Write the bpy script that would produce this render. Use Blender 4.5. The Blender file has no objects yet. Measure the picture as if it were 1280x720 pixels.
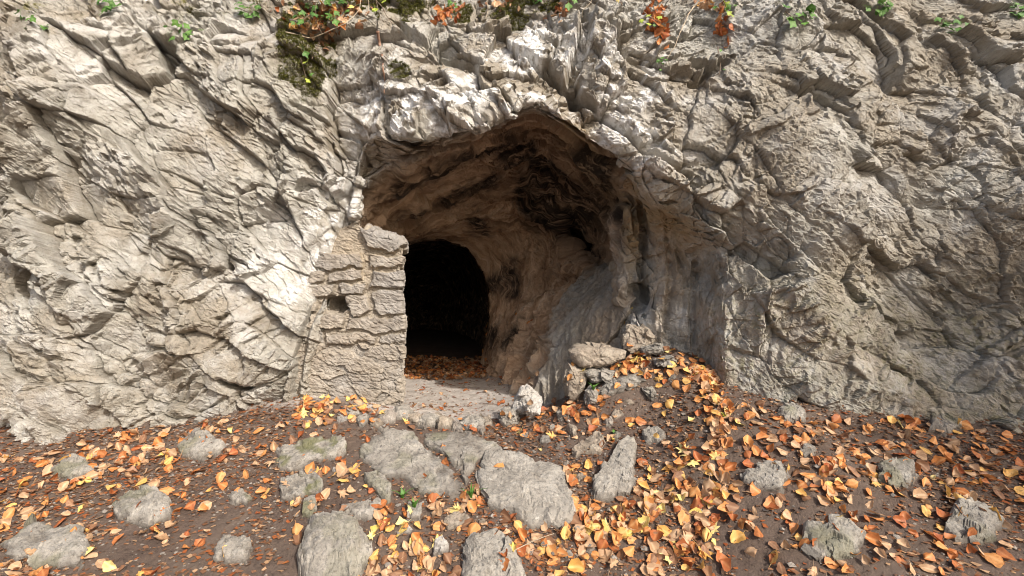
import bpy, math, random
import numpy as np
from mathutils import Vector, Matrix, Quaternion
rng = np.random.default_rng(7); random.seed(7)
R = math.radians
S = bpy.context.scene
COL = S.collection
CAM = np.array([0.0, 0.0, 1.25]); FPX = 600.0     # camera position; focal length in photo pixels (1280 wide)

def P(px, py, d):
    return np.array([(px-640)/FPX*d, d, 1.25-(py-360)/FPX*d])

# ------------------------------------------------------------------ noise
M1, M2, M3 = np.uint32(0x9E3779B1), np.uint32(0x85EBCA77), np.uint32(0xC2B2AE3D)
def hsh(i, j, k, seed):
    with np.errstate(over='ignore'):
        h = (i.astype(np.int64).astype(np.uint32)*M1) ^ (j.astype(np.int64).astype(np.uint32)*M2) ^ (k.astype(np.int64).astype(np.uint32)*M3) ^ np.uint32((seed*2654435761) & 0xffffffff)
        h ^= h >> np.uint32(15); h *= np.uint32(0x2C1B3C6D); h ^= h >> np.uint32(12); h *= np.uint32(0x297A2D39); h ^= h >> np.uint32(15)
    return h
def u01(h, n=0):
    with np.errstate(over='ignore'):
        g = h*np.uint32(747796405+2*n*1013904223 & 0xffffffff | 1) + np.uint32(2891336453)
        g ^= g >> np.uint32(16); g *= np.uint32(0x7feb352d); g ^= g >> np.uint32(15)
    return (g >> np.uint32(8)).astype(np.float32) / np.float32(16777216)
def vnoise(p, seed=0):
    f = np.floor(p); t = (p-f).astype(np.float32); t = t*t*t*(t*(t*6-15)+10)
    i, j, k = f[..., 0].astype(np.int32), f[..., 1].astype(np.int32), f[..., 2].astype(np.int32)
    out = 0
    for a in (0, 1):
        wa = t[..., 0] if a else 1-t[..., 0]
        for b in (0, 1):
            wb = t[..., 1] if b else 1-t[..., 1]
            for c in (0, 1):
                wc = t[..., 2] if c else 1-t[..., 2]
                out = out + wa*wb*wc*u01(hsh(i+a, j+b, k+c, seed))
    return out*2-1
def fbm(p, freq, octv=4, seed=0, gain=.5):
    v = 0; a = 1.; tot = 0
    for o in range(octv):
        v = v + a*vnoise(p*freq+o*17.3, seed+o); tot += a; a *= gain; freq *= 2.03
    return v/tot
def facet(p, A, seed):
    """fractured rock: nearest jittered cell, a tilted plane per cell. returns plane value, edge distance, cell random"""
    q = (p@A).astype(np.float32); f = np.floor(q); n = len(q)
    i0, j0, k0 = [f[:, a].astype(np.int32) for a in range(3)]
    b1 = np.full(n, 1e9, np.float32); b2 = b1.copy(); bh = np.zeros(n, np.uint32); bd = np.zeros((n, 3), np.float32)
    for a in (-1, 0, 1):
        for b in (-1, 0, 1):
            for c in (-1, 0, 1):
                h = hsh(i0+a, j0+b, k0+c, seed)
                dx = q[:, 0]-(f[:, 0]+a+u01(h, 1)); dy = q[:, 1]-(f[:, 1]+b+u01(h, 2)); dz = q[:, 2]-(f[:, 2]+c+u01(h, 3))
                d = dx*dx+dy*dy+dz*dz
                m = d < b1
                b2 = np.where(m, b1, np.minimum(b2, d)); b1 = np.where(m, d, b1); bh = np.where(m, h, bh)
                bd[:, 0] = np.where(m, dx, bd[:, 0]); bd[:, 1] = np.where(m, dy, bd[:, 1]); bd[:, 2] = np.where(m, dz, bd[:, 2])
    g = np.stack([u01(bh, 4)*2-1, u01(bh, 5)*2-1, u01(bh, 6)*2-1], 1)
    off = u01(bh, 7)*2-1
    return off*.5+(g*bd).sum(1)*1.1, np.sqrt(b2)-np.sqrt(b1), off
def rotmat(ax, ang):
    return np.array(Matrix.Rotation(R(ang), 3, ax))
def cellA(size, rots):
    """size = cell extents along rotated axes; rots = [(axis, deg)...]"""
    M = np.eye(3)
    for ax, an in rots: M = rotmat(ax, an)@M
    return M@np.diag(1/np.array(size))
def sstep(a, b, x):
    t = np.clip((x-a)/(b-a), 0, 1); return t*t*(3-2*t)
def seg_dist(x, z, pts):
    d = np.full(x.shape, 1e9)
    for (a, b) in zip(pts[:-1], pts[1:]):
        ax, az = a; bx, bz = b; vx, vz = bx-ax, bz-az
        t = np.clip(((x-ax)*vx+(z-az)*vz)/(vx*vx+vz*vz), 0, 1)
        d = np.minimum(d, np.hypot(x-ax-t*vx, z-az-t*vz))
    return d
def poly_sd(gx_, gz_, wx, wz):
    d = seg_dist(gx_, gz_, list(zip(np.r_[wx, wx[0]], np.r_[wz, wz[0]])))
    ins = np.zeros(gx_.shape, bool); j = len(wx)-1
    for i in range(len(wx)):
        c = ((wz[i] > gz_) != (wz[j] > gz_)) & (gx_ < (wx[j]-wx[i])*(gz_-wz[i])/(wz[j]-wz[i]+1e-12)+wx[i]); ins ^= c; j = i
    return np.where(ins, d, -d)
def rbf_fit(pts, vals, eps=0.0):
    pts = np.array(pts, float); vals = np.array(vals, float); n = len(pts)
    def phi(r): return np.where(r > 1e-9, r*r*np.log(np.maximum(r, 1e-9)), 0)
    D = np.linalg.norm(pts[:, None]-pts[None], axis=2)
    A = np.zeros((n+3, n+3)); A[:n, :n] = phi(D)+np.eye(n)*eps; A[:n, n] = 1; A[:n, n+1:] = pts; A[n, :n] = 1; A[n+1:, :n] = pts.T
    w = np.linalg.solve(A, np.r_[vals, 0, 0, 0])
    def f(x, y):
        out = w[n]+w[n+1]*x+w[n+2]*y
        for k in range(n):
            r = np.hypot(x-pts[k, 0], y-pts[k, 1]); out = out+w[k]*phi(r)
        return out
    return f

# ------------------------------------------------------------------ object helpers
def tag(o, label=None, cat=None, group=None, kind=None):
    if label: o['label'] = label
    if cat: o['category'] = cat
    if group: o['group'] = group
    if kind: o['kind'] = kind
    return o
def mesh_np(name, V, F, mat=None, smooth=True):
    """F: (n,3|4) array or list"""
    me = bpy.data.meshes.new(name)
    V = np.asarray(V, np.float32)
    if isinstance(F, np.ndarray):
        k = F.shape[1]; n = len(F)
        me.vertices.add(len(V)); me.vertices.foreach_set('co', V.ravel())
        me.loops.add(n*k); me.loops.foreach_set('vertex_index', F.astype(np.int32).ravel())
        me.polygons.add(n); me.polygons.foreach_set('loop_start', np.arange(0, n*k, k, dtype=np.int32))
        me.update(calc_edges=True)
    else:
        me.from_pydata(V.tolist(), [], F)
    me.polygons.foreach_set('use_smooth', np.full(len(me.polygons), smooth))
    if mat: me.materials.append(mat)
    me.validate(); me.update()
    return me
def obj(name, me, parent=None, loc=None):
    o = bpy.data.objects.new(name, me); COL.objects.link(o)
    if parent: o.parent = parent
    if loc is not None: o.location = loc
    return o
def vcolor(me, name, arr):
    a = me.color_attributes.new(name, 'FLOAT_COLOR', 'POINT')
    d = np.ones((len(me.vertices), 4), np.float32); d[:, :arr.shape[1]] = arr
    a.data.foreach_set('color', d.ravel())

# ------------------------------------------------------------------ materials
class NT:
    def __init__(s, name):
        s.m = bpy.data.materials.new(name); s.m.use_nodes = True; s.t = s.m.node_tree; s.n = s.t.nodes; s.l = s.t.links
        s.b = s.n['Principled BSDF']; s.tc = s.n.new('ShaderNodeTexCoord')
    def set(s, sock, v):
        if hasattr(v, 'is_linked') or isinstance(v, bpy.types.NodeSocket): s.l.new(v, sock)
        elif isinstance(v, (tuple, list)) and len(v) == 3 and sock.type == 'RGBA': sock.default_value = (*v, 1)
        else: sock.default_value = v
    def noise(s, scale, det=6, rough=.6, vec=None, dist=0):
        n = s.n.new('ShaderNodeTexNoise'); n.inputs['Scale'].default_value = scale; n.inputs['Detail'].default_value = det
        n.inputs['Roughness'].default_value = rough; n.inputs['Distortion'].default_value = dist
        s.l.new(vec or s.tc.outputs['Object'], n.inputs['Vector']); return n.outputs['Fac']
    def vor(s, scale, feat='F1', vec=None):
        n = s.n.new('ShaderNodeTexVoronoi'); n.feature = feat; n.inputs['Scale'].default_value = scale
        s.l.new(vec or s.tc.outputs['Object'], n.inputs['Vector']); return n.outputs['Distance']
    def ramp(s, f, stops):
        n = s.n.new('ShaderNodeValToRGB'); s.l.new(f, n.inputs[0]); e = n.color_ramp.elements
        while len(e) < len(stops): e.new(.5)
        for x, (p, c) in zip(e, stops): x.position = p; x.color = (*c, 1) if isinstance(c, tuple) else (c, c, c, 1)
        return n.outputs[0]
    def mix(s, f, a, b, mode='MIX'):
        n = s.n.new('ShaderNodeMix'); n.data_type = 'RGBA'; n.blend_type = mode
        s.set(n.inputs[0], f); s.set(n.inputs[6], a); s.set(n.inputs[7], b); return n.outputs[2]
    def math(s, op, a, b=0.):
        n = s.n.new('ShaderNodeMath'); n.operation = op; s.set(n.inputs[0], a); s.set(n.inputs[1], b); return n.outputs[0]
    def attr(s, name):
        n = s.n.new('ShaderNodeAttribute'); n.attribute_name = name
        q = s.n.new('ShaderNodeSeparateColor'); s.l.new(n.outputs['Color'], q.inputs[0]); return q.outputs
    def maprot(s, rot, scl):
        n = s.n.new('ShaderNodeMapping'); n.vector_type = 'TEXTURE'
        n.inputs['Rotation'].default_value = [R(x) for x in rot]; n.inputs['Scale'].default_value = scl
        s.l.new(s.tc.outputs['Object'], n.inputs['Vector']); return n.outputs[0]
    def bump(s, h, strength=.5, dist=.02, prev=None):
        n = s.n.new('ShaderNodeBump'); n.inputs['Strength'].default_value = strength; n.inputs['Distance'].default_value = dist
        s.l.new(h, n.inputs['Height'])
        if prev: s.l.new(prev, n.inputs['Normal'])
        s.l.new(n.outputs[0], s.b.inputs['Normal']); return n.outputs[0]
    def done(s, col=None, rough=.85, spec=.3):
        if col is not None: s.set(s.b.inputs['Base Color'], col)
        s.set(s.b.inputs['Roughness'], rough); s.b.inputs['Specular IOR Level'].default_value = spec
        return s.m

def mat_cliff():
    t = NT('cliff_rock')
    big = t.noise(1.1, 5, .6); mid = t.noise(5.5, 8, .68); fine = t.noise(38, 6, .7)
    c = t.ramp(mid, [(.28, (.17, .152, .125)), (.45, (.325, .31, .275)), (.56, (.40, .385, .345)), (.72, (.53, .52, .48))])
    c = t.mix(t.ramp(big, [(.40, 0.), (.58, .8)]), c, t.ramp(fine, [(.3, (.20, .165, .125)), (.7, (.38, .335, .265))]))
    c = t.mix(t.ramp(t.noise(2.3, 7, .65), [(.50, 0.), (.64, .65)]), c, (.50, .49, .47))
    c = t.mix(t.ramp(t.noise(3.1, 9, .72, None, .8), [(.30, .75), (.40, 0.)]), c, (.13, .105, .08))
    A = t.attr('mA'); B = t.attr('mB')
    # bleached lime, with the sunlit look of the arch lip painted in
    c = t.mix(t.math('MULTIPLY', A[2], t.ramp(t.noise(16, 8, .75), [(.40, .15), (.50, 1.)])), c, (.84, .84, .83))
    # ochre
    c = t.mix(t.math('MULTIPLY', B[1], .8), c, t.ramp(t.noise(12, 6, .7), [(.3, (.22, .15, .075)), (.7, (.46, .35, .20))]))
    # inner brown rock
    an_ = t.n.new('ShaderNodeAttribute'); an_.attribute_name = 'mP'
    mp_ = t.n.new('ShaderNodeMapping'); mp_.inputs['Scale'].default_value = (1.9, .8, .8); t.l.new(an_.outputs['Vector'], mp_.inputs['Vector']); v = mp_.outputs[0]
    st = t.noise(5, 8, .7, v, .6)
    inn = t.ramp(st, [(.30, (.14, .075, .040)), (.43, (.41, .27, .17)), (.56, (.60, .425, .29)), (.72, (.72, .58, .44))])
    c = t.mix(A[0], c, inn)
    # dark mineral stain, and passage darkness put into the colour
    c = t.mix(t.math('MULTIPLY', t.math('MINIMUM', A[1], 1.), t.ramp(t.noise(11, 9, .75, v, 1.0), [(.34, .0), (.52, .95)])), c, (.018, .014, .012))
    # grey-green lichen / moss film
    c = t.mix(t.math('MULTIPLY', B[0], t.ramp(t.noise(22, 6, .7), [(.42, .0), (.6, 1.)])), c, (.12, .11, .03))
    # small pits and hairline cracks
    c = t.mix(t.ramp(t.noise(60, 5, .7), [(.33, .55), (.43, 0.)]), c, (.10, .082, .065))
    va = t.maprot((0, 38, 20), (1.6, 1, .55))
    h = t.math('ADD', t.noise(13, 10, .75, va), t.math('MULTIPLY', t.noise(60, 6, .7), .35))
    n = t.bump(h, .9, .035)
    vv = t.ramp(t.vor(26, 'DISTANCE_TO_EDGE', va), [(0., 0.), (.06, 1.)])
    t.bump(vv, .30, .006, n)
    return t.done(c, .88, .25)
def mat_masonry():
    t = NT('rubble_masonry')
    A = t.attr('mA')
    mid = t.noise(9, 9, .7); fine = t.noise(55, 6, .7)
    c = t.ramp(mid, [(.28, (.15, .13, .11)), (.5, (.30, .27, .235)), (.72, (.42, .39, .35))])
    c = t.mix(t.ramp(t.noise(2.6, 5, .6), [(.42, 0.), (.6, .3)]), c, (.36, .30, .23))
    tint = t.mix(A[1], (.82, .85, .90), (1.0, .98, .94)); c = t.mix(1., c, tint, 'MULTIPLY')
    c = t.mix(t.math('MULTIPLY', A[0], .85), c, t.ramp(fine, [(.3, (.40, .30, .17)), (.7, (.60, .49, .33))]))
    c = t.mix(t.math('MULTIPLY', A[2], .8), c, t.ramp(fine, [(.3, (.20, .17, .135)), (.7, (.37, .33, .275))]))
    c = t.mix(t.ramp(t.noise(70, 4, .7), [(.32, .55), (.42, 0.)]), c, (.09, .07, .055))
    va = t.maprot((0, 12, 0), (2.2, 1, .7))
    h = t.math('ADD', t.noise(22, 9, .72, va), t.math('MULTIPLY', fine, .3))
    t.bump(h, .75, .02)
    return t.done(c, .9, .2)
def mat_stone(name, a, b, c3, moss=.0):
    t = NT(name)
    mid = t.noise(7, 9, .68); fine = t.noise(45, 7, .75)
    c = t.ramp(mid, [(.3, a), (.5, b), (.7, c3)])
    c = t.mix(t.ramp(fine, [(.36, .65), (.5, 0.)]), c, tuple(x*.45 for x in a))
    c = t.mix(t.ramp(t.noise(24, 7, .7), [(.60, 0.), (.70, .6)]), c, (.55, .53, .49))
    A = t.attr('mA')
    c = t.mix(A[0], c, (.10, .105, .03))
    c = t.mix(A[1], c, (.055, .038, .028))
    h = t.math('ADD', t.noise(26, 10, .75), t.math('MULTIPLY', t.noise(110, 5, .7), .3))
    t.bump(h, .9, .022)
    return t.done(c, .85, .25)
def mat_ground():
    t = NT('forest_earth')
    A = t.attr('mA')
    mid = t.noise(5, 8, .7); fine = t.noise(60, 8, .75); vf = t.noise(190, 4, .7)
    c = t.ramp(mid, [(.3, (.095, .068, .055)), (.55, (.15, .108, .088)), (.75, (.22, .165, .138))])
    c = t.mix(t.ramp(fine, [(.5, 0.), (.66, .8)]), c, (.19, .135, .10))
    c = t.mix(t.ramp(vf, [(.62, 0.), (.70, .85)]), c, (.36, .30, .25))
    c = t.mix(t.ramp(t.noise(33, 6, .7), [(.33, .8), (.44, 0.)]), c, (.03, .02, .016))
    # trodden pale dust of the path
    c = t.mix(t.ramp(t.noise(1.7, 6, .65), [(.42, .0), (.62, .55)]), c, (.20, .155, .125))
    c = t.mix(A[0], c, t.ramp(t.noise(14, 9, .72), [(.3, (.44, .38, .33)), (.5, (.62, .56, .51)), (.7, (.74, .69, .64))]))
    h = t.math('ADD', t.noise(38, 8, .75), t.math('MULTIPLY', t.noise(150, 5, .7), .4))
    t.bump(h, 1., .035)
    return t.done(c, .95, .15)
def mat_leaf(name, a, b, rib):
    t = NT(name)
    oi = t.n.new('ShaderNodeObjectInfo')
    rnd = t.attr('mA')
    f = t.math('FRACT', t.math('ADD', oi.outputs['Random'], rnd[0]))
    c = t.mix(f, a, b)
    c = t.mix(t.ramp(t.noise(45, 5, .7), [(.4, 0.), (.68, .6)]), c, tuple(x*.45 for x in a))
    c = t.mix(t.math('MULTIPLY', rnd[1], .5), c, rib)
    w = t.noise(120, 3, .6); t.bump(w, .3, .003)
    m = t.done(c, .55, .35)
    out = t.n['Material Output']; tr = t.n.new('ShaderNodeBsdfTranslucent'); ms = t.n.new('ShaderNodeMixShader'); ms.inputs[0].default_value = .22
    t.set(tr.inputs[0], c); t.l.new(t.b.outputs[0], ms.inputs[1]); t.l.new(tr.outputs[0], ms.inputs[2]); t.l.new(ms.outputs[0], out.inputs[0])
    return m
def mat_plain(name, a, b, sc=20, rough=.8):
    t = NT(name); c = t.ramp(t.noise(sc, 7, .7), [(.3, a), (.7, b)]); t.bump(t.noise(sc*4, 6, .7), .6, .006); return t.done(c, rough, .25)

M_CLIFF, M_MAS, M_GROUND = mat_cliff(), mat_masonry(), mat_ground()
M_STONE = mat_stone('limestone', (.20, .182, .158), (.30, .278, .245), (.40, .375, .335))
M_WHITE = mat_stone('pale_limestone', (.36, .335, .30), (.47, .445, .41), (.58, .56, .53))
M_BROWNST = mat_stone('brown_limestone', (.22, .18, .14), (.33, .28, .225), (.44, .39, .32))
LEAFCOL = {
 'orange': mat_leaf('leaf_orange', (.56, .20, .06), (.66, .32, .11), (.75, .45, .20)),
 'rust': mat_leaf('leaf_rust', (.36, .10, .035), (.46, .17, .055), (.55, .25, .10)),
 'tan': mat_leaf('leaf_tan', (.44, .27, .15), (.62, .40, .24), (.70, .50, .32)),
 'brown': mat_leaf('leaf_brown', (.22, .105, .055), (.34, .18, .10), (.42, .26, .15)),
 'golden': mat_leaf('leaf_golden', (.70, .38, .10), (.76, .48, .17), (.85, .60, .25)),
 'yellow': mat_leaf('leaf_yellow', (.76, .56, .14), (.80, .66, .30), (.88, .76, .40)),
}
M_GREEN = mat_leaf('ivy_green', (.065, .16, .03), (.14, .28, .055), (.25, .38, .12))
M_LIME = mat_leaf('young_leaf_green', (.30, .42, .04), (.42, .50, .07), (.55, .6, .2))
M_GRASS = mat_leaf('grass_green', (.075, .19, .035), (.15, .30, .06), (.3, .42, .15))
M_TWIG = mat_plain('twig_bark', (.10, .07, .05), (.24, .18, .13), 30)
M_PALETWIG = mat_plain('dry_stem', (.30, .24, .17), (.48, .40, .30), 30)
M_MOSS = mat_plain('moss', (.055, .06, .012), (.15, .145, .035), 30, .95)
M_PEB = mat_stone('gravel_stone', (.20, .17, .145), (.30, .265, .23), (.42, .385, .34))

# ------------------------------------------------------------------ ground height
GP = [  # px, py, distance
 (640,720,2.85),(500,720,2.85),(380,720,2.85),(800,720,2.80),(905,720,2.72),
 (450,640,3.20),(560,660,3.10),(660,640,3.2),(780,640,3.15),(905,640,3.00),
 (380,600,3.50),(500,590,3.55),(640,580,3.60),(760,580,3.50),(905,560,3.35),
 (380,540,4.0),(500,545,4.0),(600,540,4.05),(700,535,3.95),(800,520,3.85),(905,500,3.65),
 (375,500,4.45),(440,498,4.5),(500,510,4.45),(560,527,4.45),(640,522,4.35),(700,510,4.25),(740,480,4.25),
 (800,448,4.22),(850,440,4.2),(900,462,4.1),(780,462,4.12),(840,470,4.0)]
gp = [P(*a) for a in GP]
XY = [(p[0], p[1]) for p in gp]; ZZ = [p[2] for p in gp]
for x in (-6, -4, -2, 0, 2, 4, 6):
    XY += [(x, -1.), (x, 1.6)]; ZZ += [-.60, -.56]
for x, y, z in [(-3,3.2,-.33),(-4.5,3.2,-.30),(-3,4.4,.16),(-4.5,4.4,.22),(-6,4,.2),(3,3.2,.12),(4.5,3.2,.2),(3,4.2,.6),(4.5,4.2,.65),(6,4,.6),
                (-6,6,.3),(6,6,.6),(-1.6,5,0),(-.8,5,0),(0,5,.0),(.45,5.0,.02),(-1.6,6,0),(-.6,6,0),(.2,6,.02),(-1.5,7.5,0),(-.5,7.5,0),(-1.5,10,0),(-1,12,0),(1.1,5.,.25),(2.,5.2,.6)]:
    XY.append((x, y)); ZZ.append(z)
_g = rbf_fit(XY, ZZ, .002)
def G0(x, y):
    xc = np.clip(x, -6, 6); yc = np.clip(y, -1, 12)
    far = sstep(0, 20, np.hypot(x-xc, y-yc))
    return _g(xc, yc)*(1-far)+far*(-.6)
def G(x, y):
    z = G0(x, y)
    p = np.stack([x, y, np.zeros_like(x)], -1)
    ins = sstep(4.5, 5.0, y)*sstep(-3, -2.2, x)*(1-sstep(.8, 1.2, x))
    n = fbm(p, 1.6, 3, 11)*.045 + fbm(p, 7, 4, 21)*.022 + fbm(p, 26, 2, 31)*.014
    return z + n*(1-.55*ins)
def GS(x, y):
    p = np.stack([x, y, np.zeros_like(x)], -1); ins = sstep(4.5, 5.0, y)*sstep(-3, -2.2, x)*(1-sstep(.8, 1.2, x))
    return G0(x, y)+fbm(p, 1.6, 3, 11)*.045*(1-.55*ins)
def nonuni(a, b, h, lo, hi):
    c = list(np.arange(a, b+1e-6, h)); s = h; x = a; L = []
    while x > lo: s *= 1.35; x -= s; L.append(max(x, lo))
    s = h; x = b; H = []
    while x < hi: s *= 1.35; x += s; H.append(min(x, hi))
    return np.array(L[::-1]+c+H)
gx = nonuni(-4.6, 4.6, .018, -300, 300); gy = nonuni(2.3, 7.6, .018, -300, 300)
X, Y = np.meshgrid(gx, gy, indexing='ij'); Z = G(X.ravel(), Y.ravel())
V = np.stack([X.ravel(), Y.ravel(), Z], 1); nx, ny = X.shape
I = np.arange(nx*ny).reshape(nx, ny)
F = np.stack([I[:-1, :-1].ravel(), I[1:, :-1].ravel(), I[1:, 1:].ravel(), I[:-1, 1:].ravel()], 1)
me = mesh_np('ground', V, F, M_GROUND)
xx, yy = V[:, 0], V[:, 1]
nz = fbm(V*np.array([1, 1, 0]), 2.5, 4, 41)
pathm = sstep(4.2, 4.55, yy+nz*.25)*(1-sstep(6.6, 7.4, yy+nz*.6))*sstep(-2.6, -2.2, xx)*(1-sstep(.1, .6, xx+nz*.3))
leafy = np.zeros_like(pathm)
vcolor(me, 'mA', np.stack([pathm*.9, leafy, leafy], 1))
ground = tag(obj('ground', me), 'brown earth slope rising to the cave mouth', 'ground', kind='structure')

# ------------------------------------------------------------------ cliff with cave: implicit field -> surface nets
FC = [ # px, py, distance of the outer rock surface
 (370,20,4.55),(370,150,4.40),(370,300,4.42),(370,450,4.40),(300,500,4.3),
 (440,60,4.45),(440,160,4.30),(430,250,4.45),(410,350,4.5),(400,520,4.55),
 (540,20,4.5),(540,80,4.28),(540,150,4.02),(620,20,4.42),(620,90,4.12),(650,125,3.98),
 (700,20,4.35),(700,80,4.10),(710,140,3.90),(760,20,4.25),(770,90,4.0),(780,160,3.84),
 (850,20,4.1),(850,100,3.95),(850,180,3.80),(830,230,3.82),(890,130,3.85),(890,240,3.72),(880,280,3.80),
 (910,300,3.85),(860,310,4.10),(830,290,4.18),(850,380,4.15),(900,380,4.0),(900,440,4.0),(820,440,4.3),(830,360,4.22),(910,520,3.9),
 (1000,100,3.7),(1000,300,3.65),(1000,450,3.7),(1150,100,3.9),(1150,400,3.8),(1260,250,3.7),(1260,20,4.2),(1260,450,3.6),
 (200,50,4.5),(200,250,4.2),(200,450,4.25),(60,100,4.1),(60,400,4.0),(20,250,4.2)]
fp = [P(*a) for a in FC]
_f = rbf_fit([(p[0], p[2]) for p in fp], [p[1] for p in fp], .003)
H = .04
x0, x1, y0, y1, z0, z1 = -6.2, 6.2, 2.9, 15.8, -.75, 5.2
gxs = np.arange(x0, x1, H, dtype=np.float32); gys = np.arange(y0, y1, H, dtype=np.float32); gzs = np.arange(z0, z1, H, dtype=np.float32)
XX, ZZ2 = np.meshgrid(gxs, gzs, indexing='ij')
zc = np.clip(ZZ2, -.5, 3.8)
FR = _f(np.clip(XX, -4.6, 4.6), zc)
FR = np.clip(FR, 3.3, 4.9)+np.maximum(ZZ2-3.5, 0)*.35
p2 = np.stack([XX, ZZ2, np.zeros_like(XX)], -1)
FR = FR + fbm(p2, 1.3, 3, 51)*.13
PXa = 640+FPX*XX/3.95; PYa = 360-FPX*(ZZ2-1.25)/3.95     # recessed smooth wall under the diagonal overhang on the right
_u = fbm(p2, 3, 3, 52)*10
FR = FR + .26*sstep(0, 13, PYa-(196+(PXa-760)*.74)+_u)*(1-sstep(893, 912, PXa+_u))*sstep(700, 740, PXa)
# diagonal overhang step on the right: rock above the line stands proud
# outlines of the void (photo pixels at a given distance)
OUT = {
 3.4: ((600,380), [(372,640),(376,480),(400,385),(428,300),(447,262),(450,182),(464,166),(505,178),(545,174),(600,156),(642,134),(665,122),(702,143),(745,176),(782,200),(812,240),(812,300),(810,360),(805,420),(800,470),(790,640)]),
 4.35: ((600,380), [(372,640),(376,480),(400,385),(425,300),(443,262),(449,186),(464,172),(505,184),(545,178),(600,162),(640,143),(667,130),(702,152),(745,184),(785,212),(806,262),(812,300),(810,360),(805,420),(800,470),(790,640)]),
 4.85: ((600,380), [(400,640),(400,480),(415,385),(430,310),(440,280),(455,240),(490,222),(550,200),(605,180),(645,158),(678,146),(716,180),(748,212),(780,240),(798,285),(796,350),(780,390),(762,440),(740,490),(720,640)]),
 5.5: ((600,370), [(430,600),(430,480),(430,385),(435,320),(450,290),(480,262),(520,240),(570,222),(620,202),(660,180),(688,176),(725,218),(760,250),(778,290),(776,345),(745,382),(715,420),(690,460),(668,498),(640,600)]),
 6.2: ((590,370), [(440,600),(440,480),(440,385),(447,330),(470,300),(505,280),(550,262),(600,245),(640,232),(680,232),(715,250),(740,280),(748,320),(738,350),(705,390),(675,430),(650,465),(632,492),(615,600)]),
 6.9: ((550,390), [(450,600),(450,480),(450,385),(462,335),(485,308),(520,295),(560,289),(605,288),(640,296),(662,315),(668,350),(655,385),(638,420),(622,455),(610,480),(600,600)]),
 7.4: ((540,400), [(455,560),(450,480),(450,385),(465,335),(490,309),(520,301),(552,298),(585,306),(604,330),(615,365),(614,405),(609,440),(603,470),(600,560)]),
}
NTH = 180
TH = np.linspace(-np.pi, np.pi, NTH, endpoint=False)
def poly_polar(c, pts):
    c = np.array(c); pts = np.array(pts)-c
    out = np.zeros(NTH)
    for k, th in enumerate(TH):
        d = np.array([math.cos(th), math.sin(th)]); best = 0
        for a, b in zip(pts, np.roll(pts, -1, 0)):
            M = np.array([d, a-b]).T
            if abs(np.linalg.det(M)) < 1e-9: continue
            t, s = np.linalg.solve(M, a)
            if t > 0 and -1e-9 <= s <= 1+1e-9: best = max(best, t)
        out[k] = best
    ker = np.array([1, 2, 1.])/4
    for _ in range(2): out = ker[0]*np.roll(out, 1)+ker[1]*out+ker[2]*np.roll(out, -1)
    return out
KD, KC, KR = [], [], []
for d, (c, pts) in OUT.items():
    wp = [P(a, b, d) for a, b in pts]; wc = P(c[0], c[1], d)
    KD.append(d); KC.append((wc[0], wc[2])); KR.append(poly_polar((wc[0], wc[2]), [(p[0], p[2]) for p in wp]))
for d, dx, k in ((7.9, -.1, 1.15), (9.6, -.3, 1.2), (11.5, -.6, 1.2), (13.5, -1.2, 1.1), (15.2, -1.4, .1), (16, -1.4, .0)):
    KD.append(d); KC.append((KC[6][0]+dx, KC[6][1]-.0)); KR.append(KR[6]*k-(0.2 if d > 15.5 else 0))
KD = np.array(KD); KC = np.array(KC); KR = np.array(KR)
# inner rim: behind the second arch the vault opens out a little again
for d_, kk in ((5.02, .085), (5.75, .07)):
    i = np.searchsorted(KD, d_)-1; t_ = (d_-KD[i])/(KD[i+1]-KD[i])
    up_ = np.exp(-((TH-1.15)/.75)**2)
    KR = np.insert(KR, i+1, (KR[i]*(1-t_)+KR[i+1]*t_)*(1+kk*up_), 0); KC = np.insert(KC, i+1, KC[i]*(1-t_)+KC[i+1]*t_, 0); KD = np.insert(KD, i+1, d_)
fld = np.empty((len(gxs), len(gys), len(gzs)), np.float32)
for j, y in enumerate(gys):
    cx = np.interp(y, KD, KC[:, 0]); cz = np.interp(y, KD, KC[:, 1])
    i = np.clip(np.searchsorted(KD, y)-1, 0, len(KD)-2); t = np.clip((y-KD[i])/(KD[i+1]-KD[i]), 0, 1); ts = .6*t+.4*t*t*(3-2*t)
    rr = KR[i]*(1-ts)+KR[i+1]*ts
    dx, dz = XX-cx, ZZ2-cz; rho = np.hypot(dx, dz); th = np.arctan2(dz, dx)
    r = np.interp(th, np.r_[TH, np.pi], np.r_[rr, rr[0]])
    v = (rho-r)*.85
    # deep dark hollow in the upper right of the chamber
    c = P(738, 298, 6.0); sx_ = (XX-c[0])+.35*(ZZ2-c[2]); q = (sx_/.30)**2+((y-c[1])/1.3)**2+((ZZ2-c[2])/.52)**2
    v = np.minimum(v, (np.sqrt(q)-1)*.36)
    # flowstone rib standing in the right reveal + crevice beside it
    for (ax, az, yy_, ra, dpt) in ((P(790, 300, 4.75), P(796, 350, 4.7), 4.75, .10, 1),):
        t2 = np.clip((ZZ2-az[2])/(ax[2]+.25-az[2]), 0, 1)
        xr = az[0]+(ax[0]-az[0])*t2
        rib = np.sqrt(((XX-xr)/.13)**2+((y-4.72)/.24)**2+(np.maximum(np.abs(ZZ2-1.55)-.32, 0)/.16)**2)-1
        v = np.maximum(v, -rib*.12)
    c = P(801, 372, 4.55); q = ((XX-c[0])/.10)**2+((y-c[1])/.35)**2+((ZZ2-c[2])/.12)**2
    v = np.minimum(v, (np.sqrt(q)-1)*.10)
    fr = y-FR
    k = .05; h = np.clip(.5+.5*(v-fr)/k, 0, 1)
    fld[:, j, :] = v*(1-h)+fr*h-k*h*(1-h)
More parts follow.
